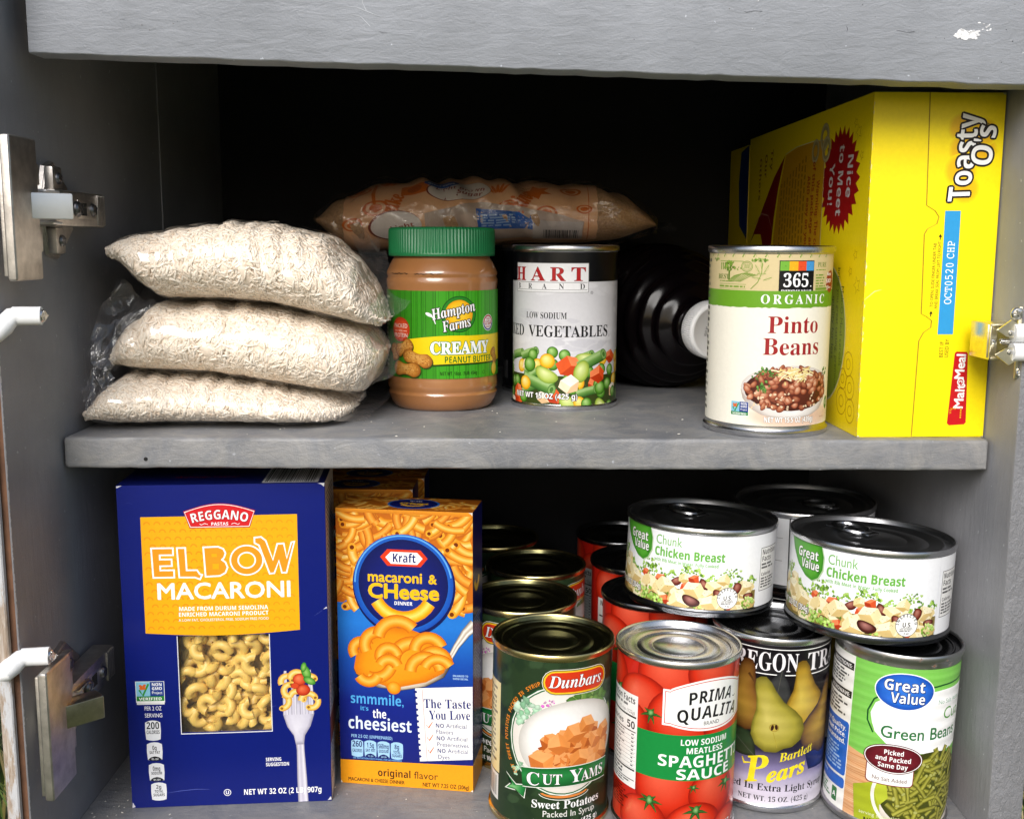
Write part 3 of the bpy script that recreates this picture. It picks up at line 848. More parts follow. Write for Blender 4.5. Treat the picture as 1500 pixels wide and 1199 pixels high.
# ------------------------------------------------------------------ pinto bean can
def pinto_can():
    x, y = 0.1585, 0.0731
    t = thing('bean_can', 'white and green tall can of pinto beans leaning close to the yellow cereal box', 'can', (x, y, 0.0004), face_rot(x, y, -.6, 0))
    can_parts(t, CAN_H, CAN_R, M_tin, M_tin, .0381, 4, 105)
    a = can_art(CAN_R, 102, S('f6f2e4'))
    kraft = S('d8c79a'); g = S('7d9f3c'); gd = S('5f8226')
    a.rect(-60, 0, 60, 22, kraft)
    rg = a.rng
    for k in range(26):       # engraved farm pictures on the tan band
        u = -44 + k * 3.4
        if k % 2 == 0: a.stroke([(u, 2.6), (u + 1.0, .7), (u + 1.9, 2.4)], [.9, .6, .1], g)
    for u in (-38, -8, -4): a.leafy(u, 4.4, 3.0, 12, [g, S('9db45e'), gd], .35)
    a.rect(-34, 4.9, -16, 5.3, g)
    for k in range(3): a.rect(-33 + k * 1.7, 6.4, -32.2 + k * 1.7, 10.2, g); a.ell(-32.6 + k * 1.7, 6.6, .6, .7, g, n=8)
    a.leafy(-25.5, 8.2, 4.2, 26, [g, gd, S('93ad52')], .7); a.rect(-26.4, 10.5, -25.2, 16, gd)
    a.leafy(-18.5, 9.5, 1.6, 7, [g, gd], .8)
    for k in range(9): a.stroke([(-27 + k * 1.1, 17), (-22 + k * 1.3, 12.2 + .35 * abs(k - 4)), (-19 + k * 1.5, 11.6 + .5 * abs(k - 4) * .6)], .38, g)
    a.text('BEST', -30.5, 15.6, 2.8, gd, 'serif', xs=.9); a.fine(-34, 16.6, -20, 17.6, 1, g); a.rect(-34, 18.4, -14, 18.7, g); a.fine(-34, 19.4, -14, 20.7, 1, g, .8); a.rect(-34, 21.2, -14, 21.4, g)
    a.ring(-13.8, 8, 3.6, 3.2, .35, g); a.ring(-13.8, 8, 2.8, 2.4, .25, g)
    for k in range(3): a.rect(-15.2 + k * 1.2, 6.6, -14.7 + k * 1.2, 9.2, g)
    for cx, cy, r_ in ((-5, 12, 0), (-7.5, 9.2, 120), (-2.2, 9.2, 60), (-8, 14.5, 170), (-1.5, 15, 20), (-5, 6.8, 90)):     # leafy sprig
        a.blob([(cx - 2.6 * math.cos(R(r_)), cy + 2.6 * math.sin(R(r_))), (cx - math.sin(R(r_)), cy - math.cos(R(r_))), (cx + 2.6 * math.cos(R(r_)), cy - 2.6 * math.sin(R(r_))), (cx + math.sin(R(r_)), cy + math.cos(R(r_)))], S('a7b56a'), kraft, kraft)
        a.stroke([(cx - 2.6 * math.cos(R(r_)), cy + 2.6 * math.sin(R(r_))), (cx + 2.6 * math.cos(R(r_)), cy - 2.6 * math.sin(R(r_)))], .3, g)
    a.stroke([(-11, 21), (-7, 17), (-5, 12), (-4.6, 6)], .4, g)
    a.text('PURE', 34.5, 8.2, 2.7, gd, 'serif', xs=.8); a.fine(29, 9.6, 40, 10.6, 1, g); a.fine(29, 12.5, 39, 20.5, 5, g); a.rect(29, 20.2, 40, 21.8, g)
    a.rect(5.0, 4.3, 27.2, 23.6, BLACK)
    for k, c in enumerate(('7ab541', 'f0b323', 'e4572e', '4a9bd4')):
        a.rect(5.5 + k * 5.35, 4.8, 5.5 + (k + 1) * 5.35, 10.2, S(c)); a.leafy(8.2 + k * 5.35, 7.5, 1.6, 5, [S(c) * 1.15, S(c) * .85])
    a.text('365', 15.6, 19.6, 7.6, WHITE, 'serif', fit=16.5); a.ell(25.2, 19.2, .45, .45, WHITE, n=8)
    a.text('EVERYDAY VALUE', 16.1, 22.6, 1.35, WHITE, 'bold', fit=19.5)
    gb = S('71a62b')
    P = [(-60, 22), (60, 22)] + [(60 - k * 2.0, 31.8 + rg.uniform(-.35, .35)) for k in range(61)]
    a.poly(P, gb)
    a.text('ORGANIC', 16.4, 29.4, 5.2, WHITE, 'serif', fit=43, track=1.5)
    red = S('a3262a')
    a.text('Pinto', 16.3, 46.6, 9.8, red, 'serif', fit=33.6, xs=.8); a.text('Beans', 16, 59.4, 9.8, red, 'serif', fit=37.6, xs=.8)
    a.star(45.5, 17, 6.0, 7.2, 22, S('9c2c22'), sx=.9); a.text('New', 43.5, 13.5, 2, WHITE, 'bold'); a.text('EASY', 43.5, 17.6, 2.4, WHITE, 'bold'); a.text('Open', 43.5, 21, 2, WHITE, 'script')
    # tinted table, bowl, beans
    a.blob(a.epts(20, 96, 34, 9, 0, 30), S('f6f2e4'), S('ecd2bd'), S('e0b79c'))
    a.blob([(-15, 80.5), (-13.5, 86), (-9, 91.5), (-2, 95.3), (8, 97.2), (18, 97.5), (30, 95.8), (38, 92.5), (43.5, 87), (46, 80), (30, 78), (0, 78)], S('b9aca3'), S('ded8d2'), S('f4f1ee'), (4, 6))
    a.ell(15.5, 79, 30.5, 13.2, S('d9d2cc'), S('efece8'), S('f5f3f0'))
    a.ell(15.8, 80.2, 28.6, 12.6, S('4a1f14'), S('5c2a1b'), S('6b3322'))
    bt = [('6e2f1d', 'a2583a', 'd69a76'), ('7b3a26', 'b5694a', 'e3b494'), ('8a4630', 'c07a58', 'ebc4a6'), ('5c2418', '8c4630', 'c2825f')]
    for k in range(120):
        tt = rg.random() * 2 * PI; m = math.sqrt(rg.random())
        cx, cy = 15.8 + 27.5 * m * math.cos(tt), 80 + 12.6 * m * math.sin(tt) + (1 - m * m) * -3.5
        e, mi, h = bt[rg.randrange(4)]
        a.bean(cx, cy, rg.uniform(2.3, 3.3), rg.uniform(1.5, 2.1), rg.uniform(-70, 70), S(e), S(mi), S(h))
    for k in range(34): a.poly(a.epts(rg.uniform(-8, 40), rg.uniform(82, 92), .9, .6, rg.uniform(0, 180), 6, .3), S('e8cfae'))
    for k in range(70):
        u, v = rg.gauss(19, 6), rg.gauss(70.5, 1.8); d = rg.uniform(0, PI)
        a.stroke([(u, v), (u + 3 * math.cos(d), v + 1.2 * math.sin(d)), (u + 5 * math.cos(d), v + 1.2 * math.sin(d) + .8)], .75, S(rg.choice(('f2e2a8', 'ead58d', 'f8efca'))))
    for cx, cy, r_ in ((-2, 77.5, 4.0), (0, 69.5, 4.2), (-5.5, 72.5, 2.6), (4, 71, 2.6), (-2, 81, 2.6), (43, 70, 3)): a.leafy(cx, cy, r_, 10, [S('4f7f36'), S('6a9a48'), S('3b6a2a')], .8)
    a.nongmo(-21, 88, 11.5)
    a.text('NET WT 15.5 OZ (439g)', 15.8, 99.6, 3.1, WHITE, 'bold', fit=32.5, out=(S('a99a8a'), .25))
    a.fine(39, 97.6, 45, 98.6, 1, S('c9a48c')); a.ell(48, 90, 3, 4, S('4f8a3c')); a.text('V', 48, 91.5, 3, WHITE, 'bold')
    a.fine(-58, 4, -46, 98, 26, S('6b6b60'))
    can_label(t, a, CAN_H, CAN_R, 3.7, 102, P_paper)

# ------------------------------------------------------------------ mixed vegetable cans
def veg_scene(a, x0, x1, y0, y1, rg):
    pal = dict(pea=('2c5a17', '5d962f', 'b6d98a'), corn=('d08a10', 'f3c32c', 'fdf0a0'), lima=('7c9a35', 'b2c65c', 'e6efae'))
    for r_ in range(5):
        n = 13
        for k in range(n):
            u = x0 + (x1 - x0) * (k + rg.random()) / n; hump = 3.4 * math.sin((u - x0) / (x1 - x0) * PI * 3 + 1)
            v = y0 + 5 + (y1 - y0 - 4) * r_ / 4.4 + rg.uniform(-2, 2) + hump
            q = rg.random()
            if q < .34: c = pal['pea']; a.ell(u, v, 4.1, 4.1, S(c[0]), S(c[1]), S(c[2]), (-1, -1.6))
            elif q < .52: c = pal['corn']; a.ell(u, v, 4.2, 4.8, S(c[0]), S(c[1]), S(c[2]), (-1, -1.6), rg.uniform(-40, 40))
            elif q < .68: a.chunk(u, v, 6.2, S('f48a58'), S('e4602c'), S('bf3f18'), sq=.95)
            elif q < .78: c = pal['lima']; a.bean(u, v, 7, 4.6, rg.uniform(-50, 50), S(c[0]), S(c[1]), S(c[2]))
            elif q < .88: a.chunk(u, v, 5.6, S('fbf3e2'), S('f3dfc0'), S('e2bd90'), sq=.9)
            else: can_bean(a, u, v, rg.uniform(-35, 35), 15, 6)
def can_bean(a, u, v, rot, ln, w):
    d = R(rot); dx, dy = math.cos(d) * ln / 2, -math.sin(d) * ln / 2
    a.stroke([(u - dx, v - dy), (u, v - .4), (u + dx, v + dy)], w, [(-1, S('8fb56a')), (-.5, S('a9c886')), (0, S('6f9c4d')), (.6, S('4b7a34')), (1, S('2f5a22'))])
    a.ell(u + dx, v + dy, w * .36, w * .5, S('3f6e2b'), S('7ea65a'), S('a9c886'), rot=-rot); a.ell(u + dx, v + dy, w * .16, w * .24, S('4b7a34'), rot=-rot)

def veg_cans():
    x, y = 0.0374, 0.1745
    t = thing('vegetable_can', 'black and white can of low sodium mixed vegetables beside the peanut butter jar', 'can', (x, y, 0.0002), face_rot(x, y, -.4, 0))
    can_parts(t, CAN_H, CAN_R, M_tin, M_tin, .0381, 4, 105)
    a = can_art(CAN_R, 104.5, S('d9d9dd')); rg = a.rng; rg.seed(12)
    for k in range(36):
        u, v = rg.uniform(-50, 50), rg.uniform(22, 70); q = rg.uniform(5, 14)
        a.blob(a.epts(u, v, q, q * .3, rg.uniform(-12, 12), 14, .25), S('d9d9dd'), S(rg.choice(('cdcdd3', 'e2e2e6', 'd0d0d6', 'dedee2'))))
    a.rect(-120, 0, 120, 20, S('121317'))
    a.rect(-41, 7.4, 16.6, 27.2, S('8a8a8c')); a.rect(-40.5, 7.7, 16.2, 26.9, S('f3f3f5'))
    red = S('b8242a')
    for c, u in zip('HART', (-35.5, -19.5, -5.2, 9.2)): a.text(c, u, 19.4, 9.0, red, 'serif', xs=.98, fit={'H': 11.5, 'A': 11, 'R': 10.8, 'T': 10.5}[c], out=(S('5a1216'), .12))
    a.rect(-40, 20.3, 15.6, 20.6, S('404044')); a.rect(-40, 25.4, 15.6, 25.65, S('404044'))
    for c, u in zip('BRAND', (-37.5, -26, -14.5, -2.5, 12)): a.text(c, u, 24.9, 3.6, S('2a2a2e'), 'serif', xs=.95)
    a.ring(19, 27.4, 1.1, 1.1, .2, S('55555a')); a.text('R', 19, 27.9, 1.1, S('55555a'), 'bold')
    a.text('LOW SODIUM', -14, 45, 4.2, INK, 'serif', fit=31)
    a.text('MIXED', -31.5, 57.4, 7.6, INK, 'serif', al='r', fit=30); a.text('VEGETABLES', -27, 57.4, 7.6, INK, 'serif', al='l', fit=61.5); a.ring(36, 57.2, .8, .8, .16, INK)
    a.rect(-60, 84, 60, 104.5, S('3d4a1e'))
    veg_scene(a, -62, 62, 66, 104, rg)
    a.chunk(3, 77.5, 9, S('f48a58'), S('e4602c'), S('c8481e'), rot=10); can_bean(a, 20, 74, 22, 22, 8); can_bean(a, -20, 90, -18, 24, 8); a.ell(12, 81, 5.5, 8, S('7c9a35'), S('b2c65c'), S('e6efae'), (-1, -2), 20)
    a.ell(-26, 77, 5.2, 5.2, S('2c5a17'), S('5d962f'), S('b6d98a'), (-1, -2)); a.ell(-12, 74, 5.6, 5.2, S('d08a10'), S('f3c32c'), S('fdf0a0'), (-1, -2)); a.chunk(3, 90, 8, S('fdf6e6'), S('f6e6c8'), S('edc79c')); a.ell(27, 93, 4.8, 4.8, S('2c5a17'), S('5d962f'), S('b6d98a'), (-1, -2)); a.chunk(25, 84, 7.5, S('f48a58'), S('dd5526'), S('bf3f18'))
    a.bean(-13, 84, 9, 5, 25, S('7c9a35'), S('b2c65c'), S('e6efae')); a.ell(-30, 90, 5, 5, S('d08a10'), S('f3c32c'), S('fdf0a0'), (-1, -2))
    a.text('NET WT 15 OZ (425 g)', -15.5, 100, 3.7, WHITE, 'bold', fit=50, out=(S('3a3a2c'), .4))
    can_label(t, a, CAN_H, CAN_R, 4.2, 104.5, P_gloss)
    # the can behind it, turned so its dark back shows
    x, y = 0.0300, 0.2540
    t = thing('vegetable_can', 'dark backed can standing behind the mixed vegetables can, under the brown sugar bag', 'can', (x, y, 0), face_rot(x, y, 0, 0))
    can_parts(t, CAN_H, CAN_R, M_tin, M_tin, .0381, 4, 105)
    a = can_art(CAN_R, 104.5, S('17181c')); a.ring(-47, 48, 14, 32, .4, S('5f5a22')); a.fine(-58, 18, -36, 60, 16, S('4a4b50')); a.bars(-56, 84, -40, 98, S('8a8a8c'))
    can_label(t, a, CAN_H, CAN_R, 4.2, 104.5, P_gloss)

# ------------------------------------------------------------------ yam cans
def yam_cans():
    a = can_art(CAN_R, 105, S('2d4029')); rg = a.rng; rg.seed(4)
    for k in range(90):
        u, v = rg.uniform(-58, 58), rg.uniform(0, 105); q = rg.uniform(4, 10)
        a.blob(a.epts(u, v, q, q * .8, 0, 12, .3), S('2d4029'), S(rg.choice(('33492f', '273a26', '3b5136', '24352a'))))
    a.rect(-57, 21, -36.5, 79, S('ead9a4')); a.fine(-56, 25, -38, 74, 16, S('7a6a40')); a.rect(-57, 80, -37.5, 97, S('e8e6e0')); a.bars(-55, 82, -39.5, 95, INK)
    cx, cy, aw, ah = 9.5, 48.8, 36.5, 36
    a.ell(cx, cy, aw, ah, S('1f5a32')); a.ell(cx, cy, aw - .8, ah - .8, S('e9ece4')); a.ell(cx, cy, aw - 1.7, ah - 1.7, S('1f6a3a'), n=40); a.ell(cx, cy, aw - 2.5, ah - 2.5, S('e4ded6'), S('efe9e2'), S('f7f4ef'), n=40)
    a.leafy(-14, 33, 10, 40, [S('a9cdb0'), S('8ab894'), S('c4dfc8')]); a.leafy(-18, 70, 6, 20, [S('a9cdb0'), S('8ab894')])
    a.leafy(24, 26, 13, 60, [S('6f9a4a'), S('8fb060'), S('58823c')], .5); a.leafy(40, 36, 7, 24, [S('6f9a4a'), S('8fb060'), S('a6a870')]); a.leafy(-2, 27, 4, 14, [S('b98fb0'), S('d06ac0'), S('e6b8dc')]); a.leafy(8, 29, 4, 12, [S('6a5240'), S('8a6a52')], .5)
    a.blob(a.epts(14, 50, 34, 26, -6, 40), S('c9c5be'), S('eceae6'), S('ffffff'), (-8, -8))
    a.blob(a.epts(17, 58, 24, 15, 0, 24, .12), S('a8521e'), S('c26c30'), S('cc7838'))
    for k in range(80):
        tt = rg.random() * 2 * PI; m = math.sqrt(rg.random())
        a.chunk(17 + 25 * m * math.cos(tt), 57 + 16 * m * math.sin(tt), rg.uniform(3.6, 5.6), S('eda566'), S('dd8440'), S('b9622a'))
    for u, v, q in ((-5, 62, 8), (5, 51, 8.6), (14, 45, 8), (23, 40, 6.6), (30, 51, 7.6), (18, 61, 8.4), (34, 60, 7.4), (37, 47, 6.6), (6, 69, 7.4), (28, 67, 7.6)): a.chunk(u, v, q, S('f2ac6c'), S('e6954e'), S('cf7a3a'))
    # orange lettering round the rim of the picture
    st = 'CUT SWEET POTATOES PACKED IN SYRUP'
    for i, ch in enumerate(st):
        th = R(232 - i * 3.35 * 1.0 - 12)
        th = R(143 + i * 3.05)
        u, v = cx + (aw + 1.5) * math.cos(th), cy + (ah + 1.5) * math.sin(th) * 1.0
        a.text(ch, u, v, 2.5, S('e58a2a'), 'bold', rot=-(math.degrees(th) + 90), fit=1.9 if ch != ' ' else None)
    # badge
    def oval(x0, x1, y0, y1, c):
        a.rrect(x0, y0, x1, y1, (y1 - y0) / 2 - .01, c)
    oval(-6.2, 37.5, 4.6, 20.6, S('efe9da')); oval(-5.8, 37.1, 5, 20.2, S('2f5a2c')); oval(-5.3, 36.6, 5.5, 19.7, S('f2c230')); oval(-4.3, 35.6, 6.5, 18.7, S('d8401f'))
    a.text('Dunbars', 15.8, 15.8, 7.2, WHITE, 'ital', fit=35, out=(S('7a1a10'), .35)); a.ell(34, 16, .4, .4, WHITE, n=8)
    # ribbon
    rb = [(-17 + k * 2.9, 73.5 - 2.0 * math.sin(k / 20 * PI * .9)) for k in range(21)]
    a.poly([(-29, 74), (-21, 79.5), (-14, 78), (-15, 87.5), (-21, 84), (-30, 85), (-25, 80)], S('e8ebe2')); a.blob([(-28.3, 75), (-21, 80.2), (-14, 78.6), (-15.6, 86.8), (-21, 83.4), (-28.6, 84.3), (-24, 80)], S('1e6a34'), S('2f8a48'), S('8fd08a'), (-3, 1))
    a.stroke(rb, 12.8, S('e8ebe2')); a.stroke(rb, 11.8, [(-1, S('1c6a32')), (-.2, S('2f8a48')), (1, S('1a5c2c'))])
    a.text('C', -10, 77.6, 8, WHITE, 'serif', out=(S('143c20'), .3), fit=8.5); a.text('UT', 1.4, 76.2, 6.4, WHITE, 'serif', out=(S('143c20'), .3), fit=12); a.text('Y', 16, 75.6, 8, WHITE, 'serif', out=(S('143c20'), .3), fit=8); a.text('AMS', 28.5, 75.6, 6.4, WHITE, 'serif', out=(S('143c20'), .3), fit=18)
    a.ring(9.5, 82, 15, 3.4, 1.6, S('e08c48'), t0=5, t1=175); a.ring(9.5, 82.6, 16, 4.2, .5, S('e8ebe2'), t0=5, t1=175)
    a.text('Sweet Potatoes', 12, 92, 5.0, WHITE, 'serif', fit=46); a.text('Packed In Syrup', 13.5, 97.4, 3.9, S('f0f0ea'), 'sans', fit=35); a.text('Net Wt. 15 Oz. (425 g)', 12, 103, 3.2, WHITE, 'bold', fit=44)
    x, y = .0239, .0432
    t = thing('yam_can', 'front dark green can of cut yams with gold rim, beside the tomato sauce can', 'can', (x, y, FZ + .0008), face_rot(x, y, 0, 1.0), 'yam cans in a row')
    can_parts(t, CAN_H, CAN_R, M_gold, M_greenlid, .0381, 4, 105, rimm=M_gold)
    can_label(t, a, CAN_H, CAN_R, 3.9, 105, P_gloss)
    for x, y, ex, lb in ((.0075, .1205, -38, 'green yam can directly behind the front yam can, badge turned to the left'), (.0185, .1985, 42, 'third green yam can back, its red badge peeking out at the right edge'), (-.0155, .2735, 0, 'rearmost yam can, only its gold rim showing beside the blue dinner box')):
        copy_tree(t, lb, (x, y, FZ), face_rot(x, y, 0, 0, ex))

# ------------------------------------------------------------------ tomato sauce cans
def sauce_cans():
    a = can_art(CAN_R, 105, S('c8281a')); rg = a.rng; rg.seed(8)
    def tomato(u, v, q): a.ell(u, v, q, q * .94, S('96180c'), S('d2331a'), S('ea6a4e'), (-q * .25, -q * .45), n=30)
    def stalk(u, v, q):
        for k in range(6):
            t_ = R(k * 60 + rg.uniform(-20, 20)); a.stroke([(u, v), (u + q * .5 * math.cos(t_), v + q * .35 * math.sin(t_)), (u + q * math.cos(t_), v + q * .75 * math.sin(t_) + q * .15)], [q * .34, q * .24, q * .04], [(-1, S('1d3f1c')), (0, S('3f7a36')), (1, S('1d3f1c'))])
        a.blob(a.epts(u, v - q * .1, q * .26, q * .34, 10, 9, .2), S('234a20'), S('4f8a42'), S('9cc486'))
    for u, v, q in ((-50, 14, 17), (44, 18, 20), (-4, 6, 21), (24, 3, 18), (-22, 26, 20), (4, 32, 22), (34, 34, 18), (-30, 38, 14)): tomato(u, v, q)
    for u, v, q in ((-42, 22, 7), (-15, 30, 7)): stalk(u, v, q)
    for u, v, q in ((-46, 98, 15), (46, 82, 20), (-4, 74, 21), (26, 78, 17), (-20, 98, 17), (14, 100, 19), (40, 104, 16), (-54, 76, 16)): tomato(u, v, q)
    for u, v, q in ((-14, 84, 8), (14, 88, 8), (36, 74, 7), (12, 73, 4)): stalk(u, v, q)
    gr = S('1f8f45')
    a.rect(-24, 40.5, 120, 68.6, gr)
    # nutrition panel
    a.rect(-62, 22, -24, 80, S('f4f4f2')); a.text('Nutrition Facts', -26, 27.6, 3.9, INK, 'bold', al='r', fit=33); a.fine(-56, 28.8, -26, 31.5, 1, S('7a7a7a')); a.text('1/2 cup (122g)', -26, 34, 2, S('5a5a5a'), 'sans', al='r')
    a.rect(-60, 35.2, -25, 36.3, INK); a.text('50', -25.6, 43.2, 4.6, INK, 'bold', al='r'); a.text('Calories', -46, 42.6, 3.4, INK, 'bold'); a.rect(-60, 44.6, -25, 45.2, INK)
    for k in range(9): a.rect(-60, 48 + k * 2.45, -25, 48.2 + k * 2.45, S('8d8d8d')); a.fine(-58, 46.2 + k * 2.45, -34, 47.6 + k * 2.45, 1, S('55555a')); a.fine(-28.5, 46.2 + k * 2.45, -26, 47.6 + k * 2.45, 1, S('55555a'))
    a.rect(-60, 68.4, -25, 69.4, INK); a.fine(-58, 70.4, -27, 75, 2, S('55555a')); a.rect(-60, 75, -25, 75.5, INK); a.fine(-58, 76.3, -26, 79.5, 2, S('6a6a6a'))
    a.fine(-60, 82, -26, 96, 8, S('5a1a10'))
    # white arched badge
    def badge(d, c):
        P = [(-8 + d, 13 + d), (-3.5, 13 + d)] + [(u, 12.8 + d - 6.2 * math.sin((u + 3.5) / 51 * PI) ** .8) for u in np.linspace(-3, 47, 26)] + [(52 - d, 13 + d), (52 - d, 35 - d)]
        P += [(u, 34.8 - d + 3.4 * math.sin((u + 3.5) / 51 * PI) ** .8) for u in np.linspace(47, -3, 26)] + [(-8 + d, 35 - d)]
        a.poly(P, c)
    badge(0, S('fbfbf8')); badge(1.2, S('d4372a')); badge(1.65, S('fbfbf8'))
    a.text('PRIMA', 22.5, 20.6, 7.4, INK, 'oblique', fit=31, arc=85, shear=-.05); a.text('QUALIT\u00c0'.replace('\u00c0', 'A'), 22.3, 30.4, 7.6, INK, 'oblique', fit=43, arc=80, shear=-.05)
    a.ring(41.5, 20.9, 1.8, 1.2, .5, INK, t0=10, t1=170); a.text('BRAND', 22, 34.6, 2.3, INK, 'sans', fit=11)
    a.text('LOW SODIUM', 19, 46.6, 3.6, WHITE, 'bold', fit=32); a.text('MEATLESS', 19, 51.8, 3.6, WHITE, 'bold', fit=25); a.text('SPAGHETTI', 20, 60.2, 7.0, WHITE, 'bold', fit=60); a.text('SAUCE', 20, 67.8, 6.4, WHITE, 'bold', fit=38)
    a.text('NET WT. 15 OZ. (425 GRAMS)', 42, 103.4, 4.4, WHITE, 'bold', fit=62, out=(S('8a1a10'), .3))
    x, y = .1005, .0322
    t = thing('sauce_can', 'red and green can of spaghetti sauce at the front, between yams and pears', 'can', (x, y, FZ + .0006), face_rot(x, y, .4, .8), 'spaghetti sauce cans in a row')
    can_parts(t, CAN_H, CAN_R, M_tin, M_tin, .0381, 4, 105)
    can_label(t, a, CAN_H, CAN_R, 3.9, 105, P_gloss)
    for x, y, ex, lb in ((.1010, .1320, -16, 'second red sauce can back, a chicken can resting on its dark lid'), (.0990, .2110, 40, 'third red sauce can back, mostly hidden with one red side showing'), (.0925, .2890, 0, 'rearmost red sauce can deep in the dark, only its steel rim catching light')):
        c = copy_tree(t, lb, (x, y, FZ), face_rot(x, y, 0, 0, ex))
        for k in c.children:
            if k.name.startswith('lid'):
                k.data = k.data.copy(); k.data.materials.clear(); k.data.materials.append(M_tindark)  # rear lids take darker tin, the shade back there put into colour

# ------------------------------------------------------------------ pear can (and its twin under the rear chicken can)
def pear_cans():
    a = can_art(CAN_R, 105.5, S('17131a')); rg = a.rng; rg.seed(3)
    a.rect(-120, 56, 120, 68, S('17131a'), S('2c2840')); a.rect(-120, 68, 120, 80, S('2c2840'), S('857ba4')); a.rect(-120, 80, 120, 93, S('857ba4'), S('cbc3d6')); a.rect(-120, 93, 120, 105.5, S('cbc3d6'), S('e0dbe6'))
    a.blob([(20, 52), (120, 52), (120, 86), (30, 82)], S('20224c'), S('33407c'), S('42549a'))
    a.rect(-120, 2.6, 120, 3.1, WHITE); a.rect(-120, 18.6, 120, 19.2, WHITE)
    for w, u0, al in (('OREGON', 17.5, 'r'), ('TRAIL', 23.5, 'l')): a.text(w, u0, 16.6, 11.4, S('f2f0f4'), 'serif', al=al, fit=49 if w == 'OREGON' else 46)
    def pear(u, v, s_, rot, e, m, h):
        P = []
        prof = [(0, -1.55), (.18, -1.5), (.3, -1.25), (.36, -.9), (.5, -.45), (.8, 0), (.97, .4), (.93, .8), (.68, 1.12), (.3, 1.25), (0, 1.2)]
        full = prof + [(-x, y) for x, y in prof[-2:0:-1]]
        c, q = math.cos(R(rot)), math.sin(R(rot))
        P = [(u + s_ * (x * c - y * q), v + s_ * (x * q + y * c)) for x, y in full]
        a.blob(P, S(e), S(m), S(h), (-s_ * .2, s_ * .2))
    def leaf(u, v, ln, w, rot, c1, c2):
        c, q = math.cos(R(rot)), math.sin(R(rot)); P = []
        for k in range(17):
            t_ = k / 16; P.append((t_ * ln, -w * math.sin(PI * t_ ** .8)))
        P += [(ln * (1 - k / 16), w * math.sin(PI * (1 - k / 16) ** .8)) for k in range(1, 16)]
        P = [(u + x * c - y * q, v + x * q + y * c) for x, y in P]; a.blob(P, S(c1), S(c2), S(c2)); a.stroke([(u, v), (u + ln * c, v + ln * q)], .3, S('5a5a52'))
    leaf(3, 46, 31, 8.5, -82, '26262a', '3a3b3c'); leaf(-24, 58, 24, 9, 40, '20281c', '34422c'); leaf(24, 25, 18, 6, 60, '23242a', '33343a')
    pear(-16, 36, 16.5, 6, '4c2a12', '87602a', 'bd983f'); pear(-37, 50, 15, 8, '5c5012', 'a3912e', 'c6b654'); pear(24, 34, 16, -10, '6e5216', 'b08f30', 'd6be5c'); pear(41, 50, 18, 16, '2c2238', '87662f', 'cda848')
    a.stroke([(-13, 20), (-9, 25), (-8, 29)], [1.6, 1.2, .9], S('5c3d1c'))
    pear(4, 46.5, 17.6, -20, '6c651e', 'a89e40', 'cabd68')
    a.ell(4.5, 53, 3.0, 2.6, S('8f7a2c'), S('b9a44a')); a.ell(3.4, 53, .9, 1.9, S('3a1a12'), rot=10); a.ell(5.8, 52.6, .9, 1.7, S('3a1a12'), rot=-10); a.stroke([(4, 56), (6, 62), (7, 66)], .4, S('a8983a'))
    y_ = S('eedb2a')
    # brush lettering
    a.text('Bartlett', 21, 72.4, 5.4, y_, 'ital', rot=13, fit=24, shear=.1)
    a.text('P', -3, 88.6, 16, y_, 'ital', rot=16, fit=15, shear=.12, out=(y_, .25)); a.stroke([(-14, 75), (-12.6, 78.6), (-8, 77.5)], [.6, 1.5, .5], y_); a.text('ears', 15, 85.6, 9.5, y_, 'ital', rot=15, fit=26, shear=.15, out=(y_, .3))
    a.text('Sliced In Extra Light Syrup', 8, 94.6, 4.4, INK, 'serif', fit=76, xs=.8); a.text('NET WT. 15 OZ. (425 g)', 8, 101.6, 3.3, INK, 'serif', fit=47)
    x, y = .1655, .0690
    t = thing('pear_can', 'black and lilac can of sliced pears, right of the front spaghetti sauce can', 'can', (x, y, FZ + .001), face_rot(x, y, .3, 1.4))
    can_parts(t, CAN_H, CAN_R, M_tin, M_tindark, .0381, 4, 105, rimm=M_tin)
    can_label(t, a, CAN_H, CAN_R, 4.0, 105, P_rib)
    copy_tree(t, 'hidden can behind the pears, holding up the rearmost chicken can', (.2080, .1640, FZ), face_rot(.2080, .1640, 0, 0, 100))

